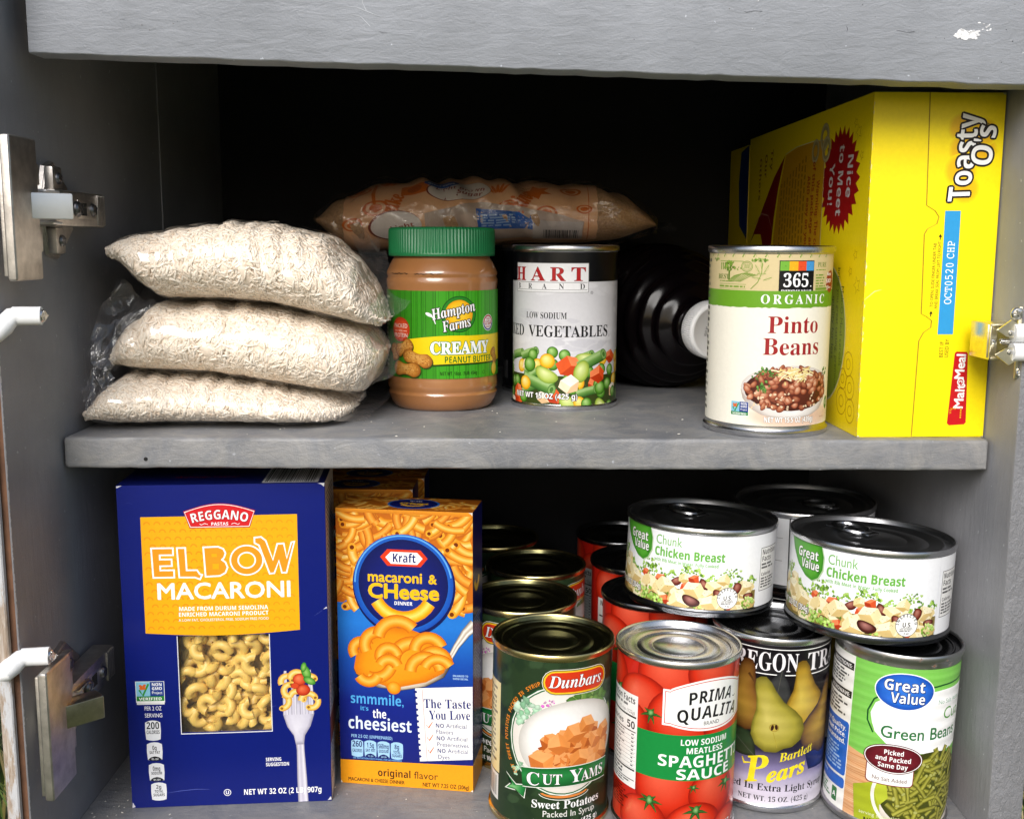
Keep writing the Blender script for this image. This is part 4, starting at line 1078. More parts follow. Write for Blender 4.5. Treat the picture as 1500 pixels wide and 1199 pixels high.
# ------------------------------------------------------------------ green bean can
def bean_can():
    a = can_art(CAN_R, 104.5, S('84cb5c')); rg = a.rng; rg.seed(6)
    for k in range(16): a.rect(-25, k * 4, 120, k * 4 + 2, S('8ad062'))
    P = [(-26, 56.5), (-14, 59), (0, 62.5), (20, 66), (120, 66), (120, 104.5), (-26, 104.5)]
    a.poly(P, S('e0ae80'))
    for k in range(28):
        v = 60 + k * 1.6; a.stroke([(-26, v + rg.uniform(-1, 1)), (-10, v + rg.uniform(-.5, 1.5)), (10, v + 2 + rg.uniform(-1, 1)), (24, v + 3)], [.3, .6, .5, .2], S(rg.choice(('d69c6c', 'e8bd92', 'cf9462', 'ecc8a0'))))
    # white swoosh with a dark green outline
    sw = [(-11, 37), (-12.5, 31), (-10, 24), (-3, 18.5), (10, 15.5), (30, 13.5), (56, 13), (56, 52), (32, 53), (12, 52.5), (-2, 48), (-9, 42)]
    a.stroke([(-10, 43), (-14, 36), (-14.2, 30), (-11, 22), (-4, 16)], 1.0, S('1c5a2c')); a.stroke([(16, 12), (30, 10.5), (56, 9.6)], 1.0, S('1c5a2c'))
    a.blob(sw, WHITE, WHITE, WHITE)
    # left text panel
    a.rect(-60, -1, -25, 104.5, S('f5f5f1'))
    for v, w in ((5, 'DIRECTIONS:'), (23, 'MICROWAVE:')): a.rect(-58, v, -25.8, v + 4.6, INK); a.text(w, -27, v + 3.6, 2.4, WHITE, 'bold', al='r')
    a.fine(-57, 11, -28, 21.5, 5, S('4a4a4a')); a.fine(-57, 29.5, -28, 41, 5, S('4a4a4a'))
    a.rrect(-60, 43, -25.6, 78, 2, S('2a6ac8')); a.text('Great Quality.', -27.6, 49, 3, WHITE, 'bold', al='r'); a.text('Great Price.', -27.6, 53.4, 3, WHITE, 'bold', al='r'); a.text('Guaranteed.', -27.6, 57.8, 3, WHITE, 'bold', al='r'); a.fine(-56, 60.4, -28, 76, 7, S('a8c8f0'))
    a.rrect(-60, 79.5, -25.6, 86.5, 2, S('2a6ac8')); a.fine(-56, 81, -40, 84, 1, S('a8c8f0')); a.rrect(-36, 88, -31, 97, .8, S('2f7a3c')); a.text('A', -33.5, 94, 3, WHITE, 'bold'); a.fine(-56, 89, -38, 97, 4, S('3f8a4c'))
    # bowl of beans
    a.ell(26, 80, 34, 27, S('c9bfb2'), S('efeae2'), S('ffffff'), n=40); a.ell(27, 77, 31.5, 25, S('45491a'), S('50551f'), n=40)
    for k in range(150):
        t_ = rg.random() * 2 * PI; m = math.sqrt(rg.random()); u, v = 27 + 29 * m * math.cos(t_), 77 + 24 * m * math.sin(t_); d = R(rg.choice((rg.gauss(35, 25), rg.gauss(-35, 30)))); ln = rg.uniform(8, 12); q = rg.uniform(2.7, 3.6)
        dx, dy = math.cos(d) * ln / 2, -math.sin(d) * ln / 2; g0 = rg.uniform(.85, 1.12)
        a.stroke([(u - dx, v - dy), (u, v - .25), (u + dx, v + dy)], q, [(-1, S('5c5e1c') * g0), (-.4, S('9c9a3c') * g0), (.1, S('b3b052') * g0), (.6, S('858432') * g0), (1, S('4a4c16') * g0)])
        if k % 2: a.ell(u + dx, v + dy, q * .3, q * .46, S('7f8034'), S('b3b468'), rot=-math.degrees(d), n=10)
    a.poly([(-19, 79), (-8, 74), (-5, 76), (-4, 80), (-1, 96), (8, 105), (-16, 105)], S('a9b52c')); a.poly([(-9, 71), (0, 71.5), (2, 82), (-3, 88)], S('b9c43c'))
    a.ell(26, 80, 0.1, 0.1, S('c9bfb2'))
    a.ring(26, 80, 34, 27, 2.0, S('efeae2'), t0=95, t1=215)
    # maroon oval and tab
    a.rrect(-12, 60, 15.5, 74, 2.4, S('8a2a2a')); a.rrect(-11.5, 60, 15, 73.5, 2.2, S('fbf8f6')); a.text('No Salt Added', 1.8, 71.4, 2.4, S('5a2a2a'), 'sans', fit=20)
    a.ell(3, 57, 17.2, 9.3, S('5a1420'), n=40); a.ell(3, 57, 16.7, 8.8, WHITE, n=40); a.ell(3, 57, 16.2, 8.3, S('5e1622'), S('701c2a'), S('7e2432'), n=40)
    a.text('Picked', 3, 54.4, 2.9, WHITE, 'bold', fit=11.5); a.text('and Packed', 3, 58.6, 2.9, WHITE, 'bold', fit=20.5); a.text('Same Day', 3, 62.8, 2.9, WHITE, 'bold', fit=17)
    dg = S('2f7a44')
    a.text('Green Beans', 20.5, 44.2, 7.4, dg, 'sans', fit=53, out=(dg, .14)); a.text('Cut', 41, 32.6, 7.4, S('5aa03c'), 'sans', fit=17); a.text('No Salt Added', 39, 22.4, 2.7, S('8ab89a'), 'sans', fit=23)
    # blue oval
    a.ell(6.2, 14.5, 17.6, 11.6, WHITE, n=40); a.ell(6.2, 14.5, 17.0, 11.0, S('1c56b8'), S('2f70d4'), S('3f82e2'), n=40)
    a.text('Great', 5.6, 14.2, 6.6, WHITE, 'bold', fit=24, out=(S('12337a'), .35), shadow=(S('12337a'), (.5, .6))); a.text('Value', 8.2, 21.6, 6.2, WHITE, 'bold', fit=20, out=(S('12337a'), .35), shadow=(S('12337a'), (.5, .6)))
    a.text('serving suggestion', -2, 95.5, 2.2, S('e8ecc0'), 'sans', fit=24); a.text('NET WT 14.5 OZ (411g)', 11, 101.6, 4.2, INK, 'bold', fit=44)
    x, y = .2362, .0440
    t = thing('green_bean_can', 'bright green can of cut green beans with a blue oval, beside the right wall', 'can', (x, y, FZ + .0013), face_rot(x, y, -.5, 1.9))
    can_parts(t, CAN_H, CAN_R, M_tin, M_tindark, .0381, 4, 105, rimm=M_rust)
    for k in t.children:
        if k.name.startswith('body'): k.data.materials[0] = M_rust
    can_label(t, a, CAN_H, CAN_R, 8.0, 100, P_rib)

# ------------------------------------------------------------------ chicken cans
def chicken_cans():
    r, H = .0490, .057
    a = can_art(r, 47.6, S('f5f7fb')); rg = a.rng; rg.seed(10)
    gr = S('5cab3a')
    lo, hi = -78, 40.5
    def edge(u): return 25 + 2.5 * math.sin(u * .23) + 4 * max(0, (u - 20) / 40) - 6 * max(0, (-u - 48) / 20)
    for k in range(34):
        u = lo + (hi - lo) * (k + rg.random()) / 34; a.leafy(u, edge(u) + rg.uniform(0, 4), rg.uniform(3, 5), 9, [S('7fae38'), S('9cc653'), S('5f8c28'), S('b6d675')])
    a.rect(lo, 36, hi, 47.6, S('8a7a44'))
    for row in range(4):
        for k in range(20):
            u = lo + 3 + (hi - lo - 5) * (k + rg.random()) / 20; v = edge(u) + 6 + row * 5.2 + rg.uniform(-1.5, 1.5); q = rg.random()
            if v > 48: continue
            if q < .56:
                a.chunk(u, v, rg.uniform(4, 6.2), S('f6ecc8'), S('ecd9a2'), S('d3b674'))
                for j in range(4): a.ell(u + rg.uniform(-2.5, 2.5), v + rg.uniform(-2, 1), .22, .18, S('5a4a2c'), n=5)
            elif q < .68: a.bean(u, v, 4.2, 2.6, rg.uniform(-40, 60), S('3a120e'), S('6e2a20'), S('c08474'))
            elif q < .78: a.chunk(u, v, 4, S('ee8a5c'), S('d65a30'), S('b23c1c'))
            else: a.leafy(u, v, rg.uniform(3, 4.6), 12, [S('7fae38'), S('9cc653'), S('5f8c28'), S('b6d675')])
    for u, v in ((-34, 43), (-28, 45), (-44, 42), (-10, 46), (34, 44)): a.leafy(u, v, 5, 16, [S('7fae38'), S('9cc653'), S('b6d675'), S('c8e08c')])
    for u, v, q in ((-3, 36, 7), (-48, 34, 6.5), (8, 43, 7), (-12, 44, 7), (30, 33, 6), (-22, 35, 6.5), (-58, 30, 6)):
        a.chunk(u, v, q, S('f8f0d0'), S('efdfae'), S('d8bd80'))
        for j in range(6): a.ell(u + rg.uniform(-3, 3), v + rg.uniform(-3, 1), .25, .2, S('5a4a2c'), n=5)
    a.bean(-4.5, 43, 6, 3.4, 20, S('30100e'), S('54201a'), S('b88078')); a.bean(25, 34, 3, 4.2, 20, S('3a120e'), S('7a3020'), S('c08474'))
    a.ell(19, 40, 7.1, 7.1, S('3c3c3c'), n=32); a.ell(19, 40, 6.8, 6.8, S('fafaf8'), n=32)
    a.text('INSPECTED', 19, 35.0, 1.7, INK, 'bold', arc=5.0, track=.35); a.text('U.S.', 19, 41.2, 2.8, INK, 'bold', fit=6); a.rect(15.4, 41.6, 22.6, 41.85, INK); a.fine(14.6, 42.4, 23.6, 44.2, 2, S('4a4a4a')); a.text('P-42', 19, 45.8, 1.1, INK, 'bold')
    # green logo drop
    P = [(-68 + 0, -2), (-36, -2), (-33.4, 6), (-33.6, 14), (-36.5, 19.5), (-41, 22.2), (-47, 20.5), (-55, 15), (-63, 6)]
    a.blob([(u + .8, v + .5) for u, v in P], S('b9d3a8')); a.blob(P, S('3f8f28'), gr, S('6cb848'))
    a.text('Great', -46.5, 9.4, 5.8, WHITE, 'bold', fit=19, out=(S('2c6a1c'), .3), shadow=(S('24561a'), (.4, .5))); a.text('Value', -43.6, 15.6, 5.6, WHITE, 'bold', fit=15.5, out=(S('2c6a1c'), .3), shadow=(S('24561a'), (.4, .5))); a.text('TM', -36.5, 17, 1, S('2c6a1c'), 'bold')
    tg = S('74b84e')
    a.text('Chunk', -30.5, 9.0, 6.0, tg, 'sans', al='l', fit=18.5); a.text('Chicken Breast', -31, 16.6, 5.6, tg, 'bold', al='l', fit=47, out=(tg, .12)); a.text('with Rib Meat in Water, Fully Cooked', -31, 20.4, 2.2, tg, 'bold', al='l', fit=43)
    a.text('NET WT 12.5 OZ (354g)', -60, 42.6, 3.6, WHITE, 'bold', fit=38, out=(S('6a5a34'), .35))
    # nutrition box on the right
    a.rect(hi, -1, 100, 47.6, S('f5f7fb')); a.rect(43.6, 9, 66, 37.6, S('4a4a4a')); a.rect(44, 9.4, 66, 37.2, S('f4f4f3')); a.text('Nutrition', 45, 13.8, 3.4, INK, 'bold', al='l', fit=19); a.text('Facts', 45, 18.2, 3.4, INK, 'bold', al='l', fit=11.5); a.fine(45, 19.6, 62, 24, 2, S('5a5a5a')); a.text('Calories', 45, 27.8, 2.2, INK, 'bold', al='l'); a.fine(45, 29, 63, 36.4, 4, S('5a5a5a'))
    # the plain back, seen on the can behind
    for v in (14, 30): a.rect(92, v, 150, v + .3, S('9a9a9c'))
    a.rect(-150, 14, -96, 14.3, S('9a9a9c')); a.fine(100, 17, 130, 28, 5, S('4a4a4a')); a.bars(108, 32, 128, 42, INK); a.ell(100, 7, 3, 3, S('3a3a3c')); a.ell(-110, 7, 3, 3, S('3a3a3c')); a.fine(-130, 17, -104, 28, 5, S('4a4a4a')); a.bars(-126, 32, -108, 42, INK)
    M_lidm = plain('ring_pull_lid', (0.33, 0.335, 0.345), 0.3, 1.0, 0.06, 60)
    t = thing('chicken_can', 'left chunk chicken breast can, its ring-pull lid level with the rear one', 'can', (.1265, .1122, FZ + CAN_H + .0030), face_rot(.1265, .1122, 1.4, 2.2, 0), 'squat chicken cans on top')
    can_parts(t, H, r, M_tindark, M_lidm, .0503, 4, 50, tab=True, rimm=M_tin)
    can_label(t, a, H, r, 4.2, 47.6, P_gloss)
    t['label'] = 'squat white chicken can resting on the second sauce can and the pear can'
    copy_tree(t, 'squat white chicken can tilted on top of the green bean can', (.2250, .0634, FZ + CAN_H + .0032), face_rot(.2250, .0634, 1.6, 2.5, 6))
    copy_tree(t, 'rear squat chicken can in shadow, back turned, behind the two front ones', (.2120, .1680, FZ + CAN_H + .0005), face_rot(.2120, .1680, 0, 0, 170))
# ------------------------------------------------------------------ cartons
def carton_shell(root, w, d, h, mat, name='carton', hole=None, bev=.0009):
    """card box standing on its base, front face at y = 0; hole = (x0, z0, x1, z1) window in the front"""
    bm = bmesh.new()
    if not hole:
        add_box(bm, (-w / 2, 0, 0), (w / 2, d, h), bev, 2)
    else:
        add_box(bm, (-w / 2, 0.0, 0), (w / 2, d, h), bev, 2)
        bmesh.ops.delete(bm, geom=[f for f in bm.faces if f.normal.y < -.99], context='FACES_ONLY')
        x0, z0, x1, z1 = hole; X0, X1, Z0, Z1 = -w / 2 + bev, w / 2 - bev, bev, h - bev
        for a, b, c, e in ((X0, Z0, x0, Z1), (x1, Z0, X1, Z1), (x0, Z0, x1, z0), (x0, z1, x1, Z1)):
            bm.faces.new([bm.verts.new(p) for p in ((a, 0, b), (c, 0, b), (c, 0, e), (a, 0, e))])
        for a, b, c, e in ((x0, z0, x1, z0), (x0, z1, x1, z1), (x0, z0, x0, z1), (x1, z0, x1, z1)):
            bm.faces.new([bm.verts.new(p) for p in ((a, 0, b), (c, 0, e), (c, .0007, e), (a, .0007, b))])
    return link(name, bm_mesh(bm), mat, root, 40)

def bulge(base, w, h, amt):
    def f(u, v, hh):
        P, N = base(u, v, hh)
        s = np.clip(u / w, 0, 1); t = np.clip(v / h, 0, 1)
        e = 0.5; z = np.zeros_like(hh)
        U = base(u + e, v, z)[0] - base(u - e, v, z)[0]; V = base(u, v + e, z)[0] - base(u, v - e, z)[0]
        U = U + N * (amt * PI / w * 2 * e * np.cos(PI * s) * np.sin(PI * t))[:, None]; V = V + N * (amt * PI / h * 2 * e * np.sin(PI * s) * np.cos(PI * t))[:, None]
        M = np.cross(U, V); M /= np.linalg.norm(M, axis=1)[:, None]; M *= np.sign((M * N).sum(1))[:, None]
        return P + N * (amt * np.sin(PI * s) * np.sin(PI * t))[:, None], M
    return f
FRONT = lambda w, h: plane_map((-w / 2, -.00012, h), (1, 0, 0), (0, 0, -1), (0, -1, 0))
RIGHT = lambda w, h: plane_map((w / 2 + .00012, 0, h), (0, 1, 0), (0, 0, -1), (1, 0, 0))
TOP = lambda w, d, h: plane_map((-w / 2, d, h + .00012), (1, 0, 0), (0, -1, 0), (0, 0, 1))

def elbow_mesh(seed):
    rg = random.Random(seed); bm = bmesh.new(); r = .0047; q = .0029; span = rg.uniform(175, 225); n = 12
    rows = []
    for ri, (q_, sgn) in enumerate(((q, 1), (q * .58, -1))):
        rr = []
        for k in range(n + 1):
            t = R(-span / 2 + span * k / n); c = Vector((r * math.cos(t), 0, r * math.sin(t))); e1 = Vector((math.cos(t), 0, math.sin(t)))
            rr.append([bm.verts.new(c + e1 * q_ * math.cos(2 * PI * j / 14) + Vector((0, q_ * math.sin(2 * PI * j / 14), 0))) for j in range(14)])
        for a, b in zip(rr, rr[1:]):
            for j in range(14):
                f = [a[j], a[(j + 1) % 14], b[(j + 1) % 14], b[j]]
                bm.faces.new(f if sgn > 0 else f[::-1])
        rows.append(rr)
    for k in (0, -1):
        a, b = rows[0][k], rows[1][k]
        for j in range(14): bm.faces.new([a[j], a[(j + 1) % 14], b[(j + 1) % 14], b[j]])
    bmesh.ops.recalc_face_normals(bm, faces=bm.faces[:])
    me = bm_mesh(bm); me.polygons.foreach_set('use_smooth', [True] * len(me.polygons)); me.set_sharp_from_angle(angle=R(50)); return me

def pasta_box():
    w, d, h = .1240, .060, .2068
    rot = math.atan2(.0101, .1228)
    t = thing('pasta_box', 'tall blue box of elbow macaroni with a clear window, left on lower shelf', 'box', (-.1761, .0420, FZ + .0002), (R(-.3), 0, rot))
    blue = S('061c76'); M_blue = plain('blue_card', blue, .38, 0, .05, 40, .04, 80)
    W, H = w * 1000, h * 1000
    wx0, wy0, wx1, wy1 = 32.6, 94.6, 88.0, 158.0
    carton_shell(t, w, d, h, M_blue, hole=(-w / 2 + wx0 / 1000, h - wy1 / 1000, -w / 2 + wx1 / 1000, h - wy0 / 1000))
    a = Art(W, H); rg = a.rng; rg.seed(2)
    for q in ((0, 0, W, wy0), (0, wy0, wx0, wy1), (wx1, wy0, W, wy1), (0, wy1, W, H)): a.rect(*q, blue)
    for x0, y0, x1, y1 in ((wx0 - .5, wy0, wx0, wy1 + .5), (wx1, wy0, wx1 + .5, wy1 + .5), (wx0 - .5, wy1, wx1 + .5, wy1 + .6)): a.rect(x0, y0, x1, y1, S('e8e8ea'))
    ye = S('f6b418')
    P = [(13.4, 19.6), (107, 19.2)] + [(107 - 93.6 * k / 16, 92.6 + 2.0 * math.sin(PI * k / 16)) for k in range(17)]
    a.poly(P, ye); a.rect(13.6, 20, 34, 92, mix(ye, S('f09a18'), .0)); 
    for j in range(16):
        for k in range(16):
            u = 17 + k * 6.1 + (3.05 if j % 2 else 0); v = 24.5 + j * 4.7
            if u < 105 and v < 92: a.ring(u, v, 2.1, 2.1, .75, S('eda21c') if k > 5 else S('ee9a1c'), n=8, t0=180, t1=360)
    # red badge
    def badge(e, c):
        P = [(39.5 - e, 16.8 - e)] + [(39.5 + 42 * k / 14, 16.8 - e - 4.6 * math.sin(PI * k / 14)) for k in range(1, 14)] + [(81.5 + e, 16.8 - e), (78.2 + e * .7, 26.4 + e), (42.8 - e * .7, 26.4 + e)]
        a.poly(P, c)
    badge(.5, S('b81c24')); badge(0, S('f2f0ee')); badge(-.45, S('d8262e'))
    a.text('REGGANO', 60.5, 21.4, 5.6, WHITE, 'bold', fit=34, arc=62, out=(S('8a1018'), .18), shadow=(S('8a1018'), (.3, .35))); a.text('PASTAS', 60.5, 25.3, 1.9, WHITE, 'bold', fit=10.5)
    for s_ in (-1, 1): a.stroke([(60.5 + s_ * 7, 24.6), (60.5 + s_ * 9, 24.0), (60.5 + s_ * 11, 24.9), (60.5 + s_ * 12, 24.2)], .35, WHITE)
    # outlined title: hollow letters
    fillc = S('f0a024')
    E_ = [(19, 39), (32, 39), (32, 43.4), (24, 43.4), (24, 46), (31, 46), (31, 50.2), (24, 50.2), (24, 52.8), (32.2, 52.8), (32.2, 57.4), (19.6, 57.4)]
    L_ = [(34.4, 39), (39.4, 39), (39.8, 53), (46, 53), (47.5, 55.5), (49, 56), (47.6, 58.8), (44.6, 57.6), (35.2, 57.4)]
    B_ = [(50.2, 38.8), (59, 38.6), (62.2, 40), (63.4, 42.8), (62.4, 45.6), (61.2, 46.8), (63.2, 48.4), (64.4, 51.6), (63, 55), (59.6, 56.9), (51, 57.2)]
    O_ = [(76 + 10 * math.cos(R(k * 12)), 47.4 + 9.4 * math.sin(R(k * 12))) for k in range(30)]
    W_ = [(81, 33.4), (85.4, 33.2), (87.2, 35), (91.4, 49.6), (95, 37.2), (99.2, 37), (104.6, 36.6), (100, 56), (94.8, 56), (97.2, 45), (93.4, 56.2), (87.8, 56.4), (82.8, 38.4), (81, 36.8)]
    W_ = [(81, 33.4), (85, 33.0), (87.8, 35.4), (91.8, 47.6), (94.6, 37.6), (98.6, 37.4), (100.2, 46.8), (103.2, 36.8), (107.4 - 2.4, 36.4), (99.8, 55.8), (97.0, 55.8), (95.4, 48.2), (92.4, 56), (89.6, 56.2), (83.6, 38.2), (81, 36.8)]
    def outl(P, wd=1.0):
        a.poly(P, fillc)
        n = len(P); Pn = np.array(P); c = Pn.mean(0); V = []
        prev = np.roll(Pn, 1, 0); nxt = np.roll(Pn, -1, 0)
        area = sum(P[i][0] * P[(i + 1) % n][1] - P[(i + 1) % n][0] * P[i][1] for i in range(n)); sg = 1 if area > 0 else -1
        d0 = Pn - prev; d0 /= np.linalg.norm(d0, axis=1)[:, None]; d1 = nxt - Pn; d1 /= np.linalg.norm(d1, axis=1)[:, None]
        n0 = np.stack([d0[:, 1], -d0[:, 0]], 1) * sg; n1 = np.stack([d1[:, 1], -d1[:, 0]], 1) * sg
        m = n0 + n1; m /= np.maximum((m * n0).sum(1), .35)[:, None]
        m *= np.minimum(1, 1.6 / np.maximum(np.linalg.norm(m, axis=1), 1e-6))[:, None]
        V = np.concatenate([Pn + m * wd * .5, Pn - m * wd * .5]); F = []
        for i in range(n):
            j = (i + 1) % n; F += [(i, j, n + j), (i, n + j, n + i)]
        a.add(V, F, WHITE)
    for P in (E_, L_, B_): outl(P)
    a.ell(76, 47.4, 10.3, 9.7, WHITE, n=40); a.ell(76, 47.4, 9.4, 8.8, fillc, n=40); a.ell(76, 47.4, 5.6, 5.3, WHITE, n=30); a.ell(76, 47.4, 4.7, 4.4, ye, n=30)
    a.rect(55, 43.0, 58.2, 45.0, ye); a.rect(55.4, 49.2, 59.2, 52.6, ye); outl(W_)
    a.text('MACARONI', 61.8, 71.0, 9.8, WHITE, 'sans', fit=82, out=(WHITE, .32))
    a.text('MADE FROM DURUM SEMOLINA', 61, 78.6, 2.6, WHITE, 'bold', fit=54); a.text('ENRICHED MACARONI PRODUCT', 61, 82.2, 2.6, WHITE, 'bold', fit=54.5); a.text('A LOW FAT, CHOLESTEROL FREE, SODIUM FREE FOOD', 61, 85.3, 1.6, WHITE, 'sans', fit=54.5)
    a.nongmo(5.6, 123.5, 17.6); a.rect(5.9, 137.2, 22.9, 138.6, S('e6e6e4'))
    a.text('PER 2 OZ', 15.6, 142.4, 2.6, WHITE, 'sans', fit=10.5); a.text('SERVING', 15.8, 147, 2.6, WHITE, 'sans', fit=11)
    bg = S('eceef2'); nk = S('16181f')
    a.badge(10.2, 149, 9.6, 13.4, [('200', .42, .34, .84), ('CALORIES', .66, .17, .84)], bg, nk)
    a.badge(10.6, 163.4, 9.6, 12.4, [('0g', .42, .24, .3), ('SAT FAT', .62, .15, .68)], bg, nk, '0% DV', nk)
    a.badge(11.2, 177.2, 9.6, 12.4, [('0mg', .42, .24, .5), ('SODIUM', .62, .15, .7)], bg, nk, '0% DV', nk)
    a.badge(12.0, 190.2, 9.6, 12.2, [('2g', .34, .2, .36), ('TOTAL', .56, .15, .56), ('SUGARS', .76, .15, .74)], bg, nk)
    # fork with a bite of pasta
    st = [(-1, S('8f8b9c')), (-.5, S('d9d6e2')), (0, S('c4c0d0')), (.6, S('e6e4ec')), (1, S('9a96a8'))]
    a.stroke([(106.2, 206.7), (105.8, 190), (105.4, 172), (105.0, 164)], [6.4, 6.0, 4.8, 5.4], st)
    a.blob([(95.6, 136), (114.0, 136), (114.4, 148), (112.0, 156), (108.4, 162), (107.6, 168), (102.6, 168), (101.4, 162), (97.6, 156), (95.2, 148)], S('9a96a8'), S('cdcad8'), S('e2e0ea'), (-2, 4))
    for k in range(4): a.stroke([(96.9 + k * 5.2, 148), (96.9 + k * 5.2, 132), (97.2 + k * 5.0, 119)], [3.4, 3.2, 1.6], st)
    pa = [S('c98a3a'), S('eec45a'), S('fae3a0')]
    for u, v, r_, a0, a1 in ((98, 126, 3.6, 150, 350), (94.5, 139, 4.6, -80, 90), (104, 124, 4, 180, 330), (112, 127, 4, 200, 330), (104, 137, 4.4, 190, 380), (111, 139, 4.6, 180, 340), (100, 132, 4, 100, 280), (113, 140, 4, -20, 120)): a.noodle(u, v, r_, a0, a1, 4.0, pa, S('9c6a2a'))
    a.ell(106, 125, 4.2, 4.0, S('a83018'), S('d8502c'), S('f08a5c'), (-1, -1)); a.ell(108, 132, 4.4, 3.8, S('a02a14'), S('cc4424'), S('ec7c50'), (-1, -1)); a.ell(103, 129, 2.6, 2, S('a83018'), S('d8502c'))
    for u, v, rt, q in ((110, 120.5, 70, 5), (112, 126, 30, 4.2), (108.6, 117, 100, 3.2)): a.ell(u, v, q, q * .55, S('2c6a22'), S('58a03c'), S('9ccc6c'), rot=rt)
    a.text('SERVING', 83.5, 178.4, 2.3, WHITE, 'bold', al='l', fit=9.8); a.text('SUGGESTION', 83.5, 181.8, 2.3, WHITE, 'bold', al='l', fit=14.6)
    a.ring(59, 198.6, 2.3, 2.3, .4, WHITE); a.text('U', 59, 199.8, 2.4, WHITE, 'bold'); a.text('NET WT 32 OZ (2 LB) 907g', 93.5, 200.6, 3.7, WHITE, 'bold', fit=49)
    # knocks and scuffs in the card
    for P in ([(0, .4), (3.4, .0), (2, .8), (.3, 1.6)], [(W, 0), (W - 4.2, .2), (W - 2, .9), (W - .3, 2.4)], [(0, 206.7), (2, 206.2), (.4, 203)], [(W, 206), (W - 2.4, 206.3), (W - .4, 203.8)], [(121.5, 80), (123.6, 78.4), (124, 79.4)]): a.poly(P, S('dcdce2'))
    for P in ([(5, 11), (7, 10.6), (9, 11.6)], [(22, 197.5), (30, 196.4), (40, 195.6), (48, 196)], [(2.2, 38.5), (5.5, 38.6)], [(2.5, 43.5), (5.5, 43.6)], [(88.5, 142), (91, 141.7)], [(116, 84), (121, 80.6)]): a.stroke(P, [.1] + [.35] * (len(P) - 2) + [.1], S('5a68b4') if P[0][1] > 60 else S('2c3a8a'))
    a.build('printed_front', P_card, t, bulge(FRONT(w, h), W, H, .0016), [k * 6 for k in range(21)], [k * 6 for k in range(35)])
    b = Art(d * 1000, H); b.rect(0, 0, 60, H, S('e4e4e2')); b.rect(0, 0, 2.2, H, blue); b.rect(2.2, 0, 60, 120, S('ded9d4')); b.fine(6, 8, 56, 196, 64, S('3c3c46'), .5, .2); b.rect(2.2, 152, 60, 170, S('8a4a2c'))
    b.build('printed_side', P_card, t, RIGHT(w, h))
    c = Art(W, d * 1000); c.rect(0, 0, W, 60, S('101c64')); c.rect(86, 8, 120, 58, S('e2e2e4')); x = 87
    c.bars(87.5, 10, 118.5, 56, INK); c.text('REGGANO PASTAS', 50, 40, 3, S('b01c24'), 'bold', fit=40)
    c.build('printed_top', P_card, t, TOP(w, d, h))
    wf = box((-w / 2 + wx0 / 1000, .0009, h - wy1 / 1000), (-w / 2 + wx1 / 1000, .0011, h - wy0 / 1000))
    link('window_film', wf, clear_film('window_film', .02, .01, .15, 60, .06), t)
    pm = NT('dry_pasta'); co = pm.coord(); pm.set(Base_Color=pm.ramp(pm.noise(co, 160), [(.3, (.66, .43, .085)), (.7, (.75, .51, .13))]), Roughness=.42, Subsurface_Weight=.15, Subsurface_Radius=(.004, .002, .0008), Subsurface_Scale=.6)
    meshes = [elbow_mesh(i) for i in range(5)]
    for m_ in meshes: m_.materials.append(pm.m)
    rg.seed(11); k = 0
    cells = [(i, j, 0) for i in range(6) for j in range(7)] + [(i, j, 1) for i in range(6) for j in range(6)] + [(i, j, 2) for i in range(4) for j in range(5)]
    for i, j, l in cells:
        o = bpy.data.objects.new('macaroni', meshes[k % 5]); COL.objects.link(o); o.parent = t; k += 1
        nx, ny = ((6, 7), (6, 6), (4, 5))[l]
        o.location = (-w / 2 + (wx0 + (wx1 - wx0) * (i + .5 + (0 if j % 2 else .35) + rg.uniform(-.25, .25)) / nx) / 1000, (.0078, .0130, .0190)[l] + rg.uniform(-.0012, .0016), h - (wy0 + (wy1 - wy0) * (j + .5 + rg.uniform(-.25, .25)) / ny) / 1000)
        tl = rg.random()
        o.rotation_euler = (Matrix.Rotation(rg.uniform(0, 2 * PI), 3, 'Y') if tl < .78 else Matrix.Rotation(rg.uniform(0, 2 * PI), 3, 'Y') @ Matrix.Rotation(R(rg.uniform(50, 90)), 3, 'X')).to_euler()
        if tl < .78:
            o.rotation_euler = (Matrix.Rotation(R(rg.uniform(-28, 28)), 3, 'X') @ Matrix.Rotation(R(rg.uniform(-28, 28)), 3, 'Z') @ Matrix.Rotation(rg.uniform(0, 2 * PI), 3, 'Y')).to_euler()
    link('pasta_bed', box((-w / 2 + .002, .0195, .003), (w / 2 - .002, .056, h - .02)), plain('pasta_mass', (.50, .31, .07), .6, 0, .5, 150, .8, 170), t)

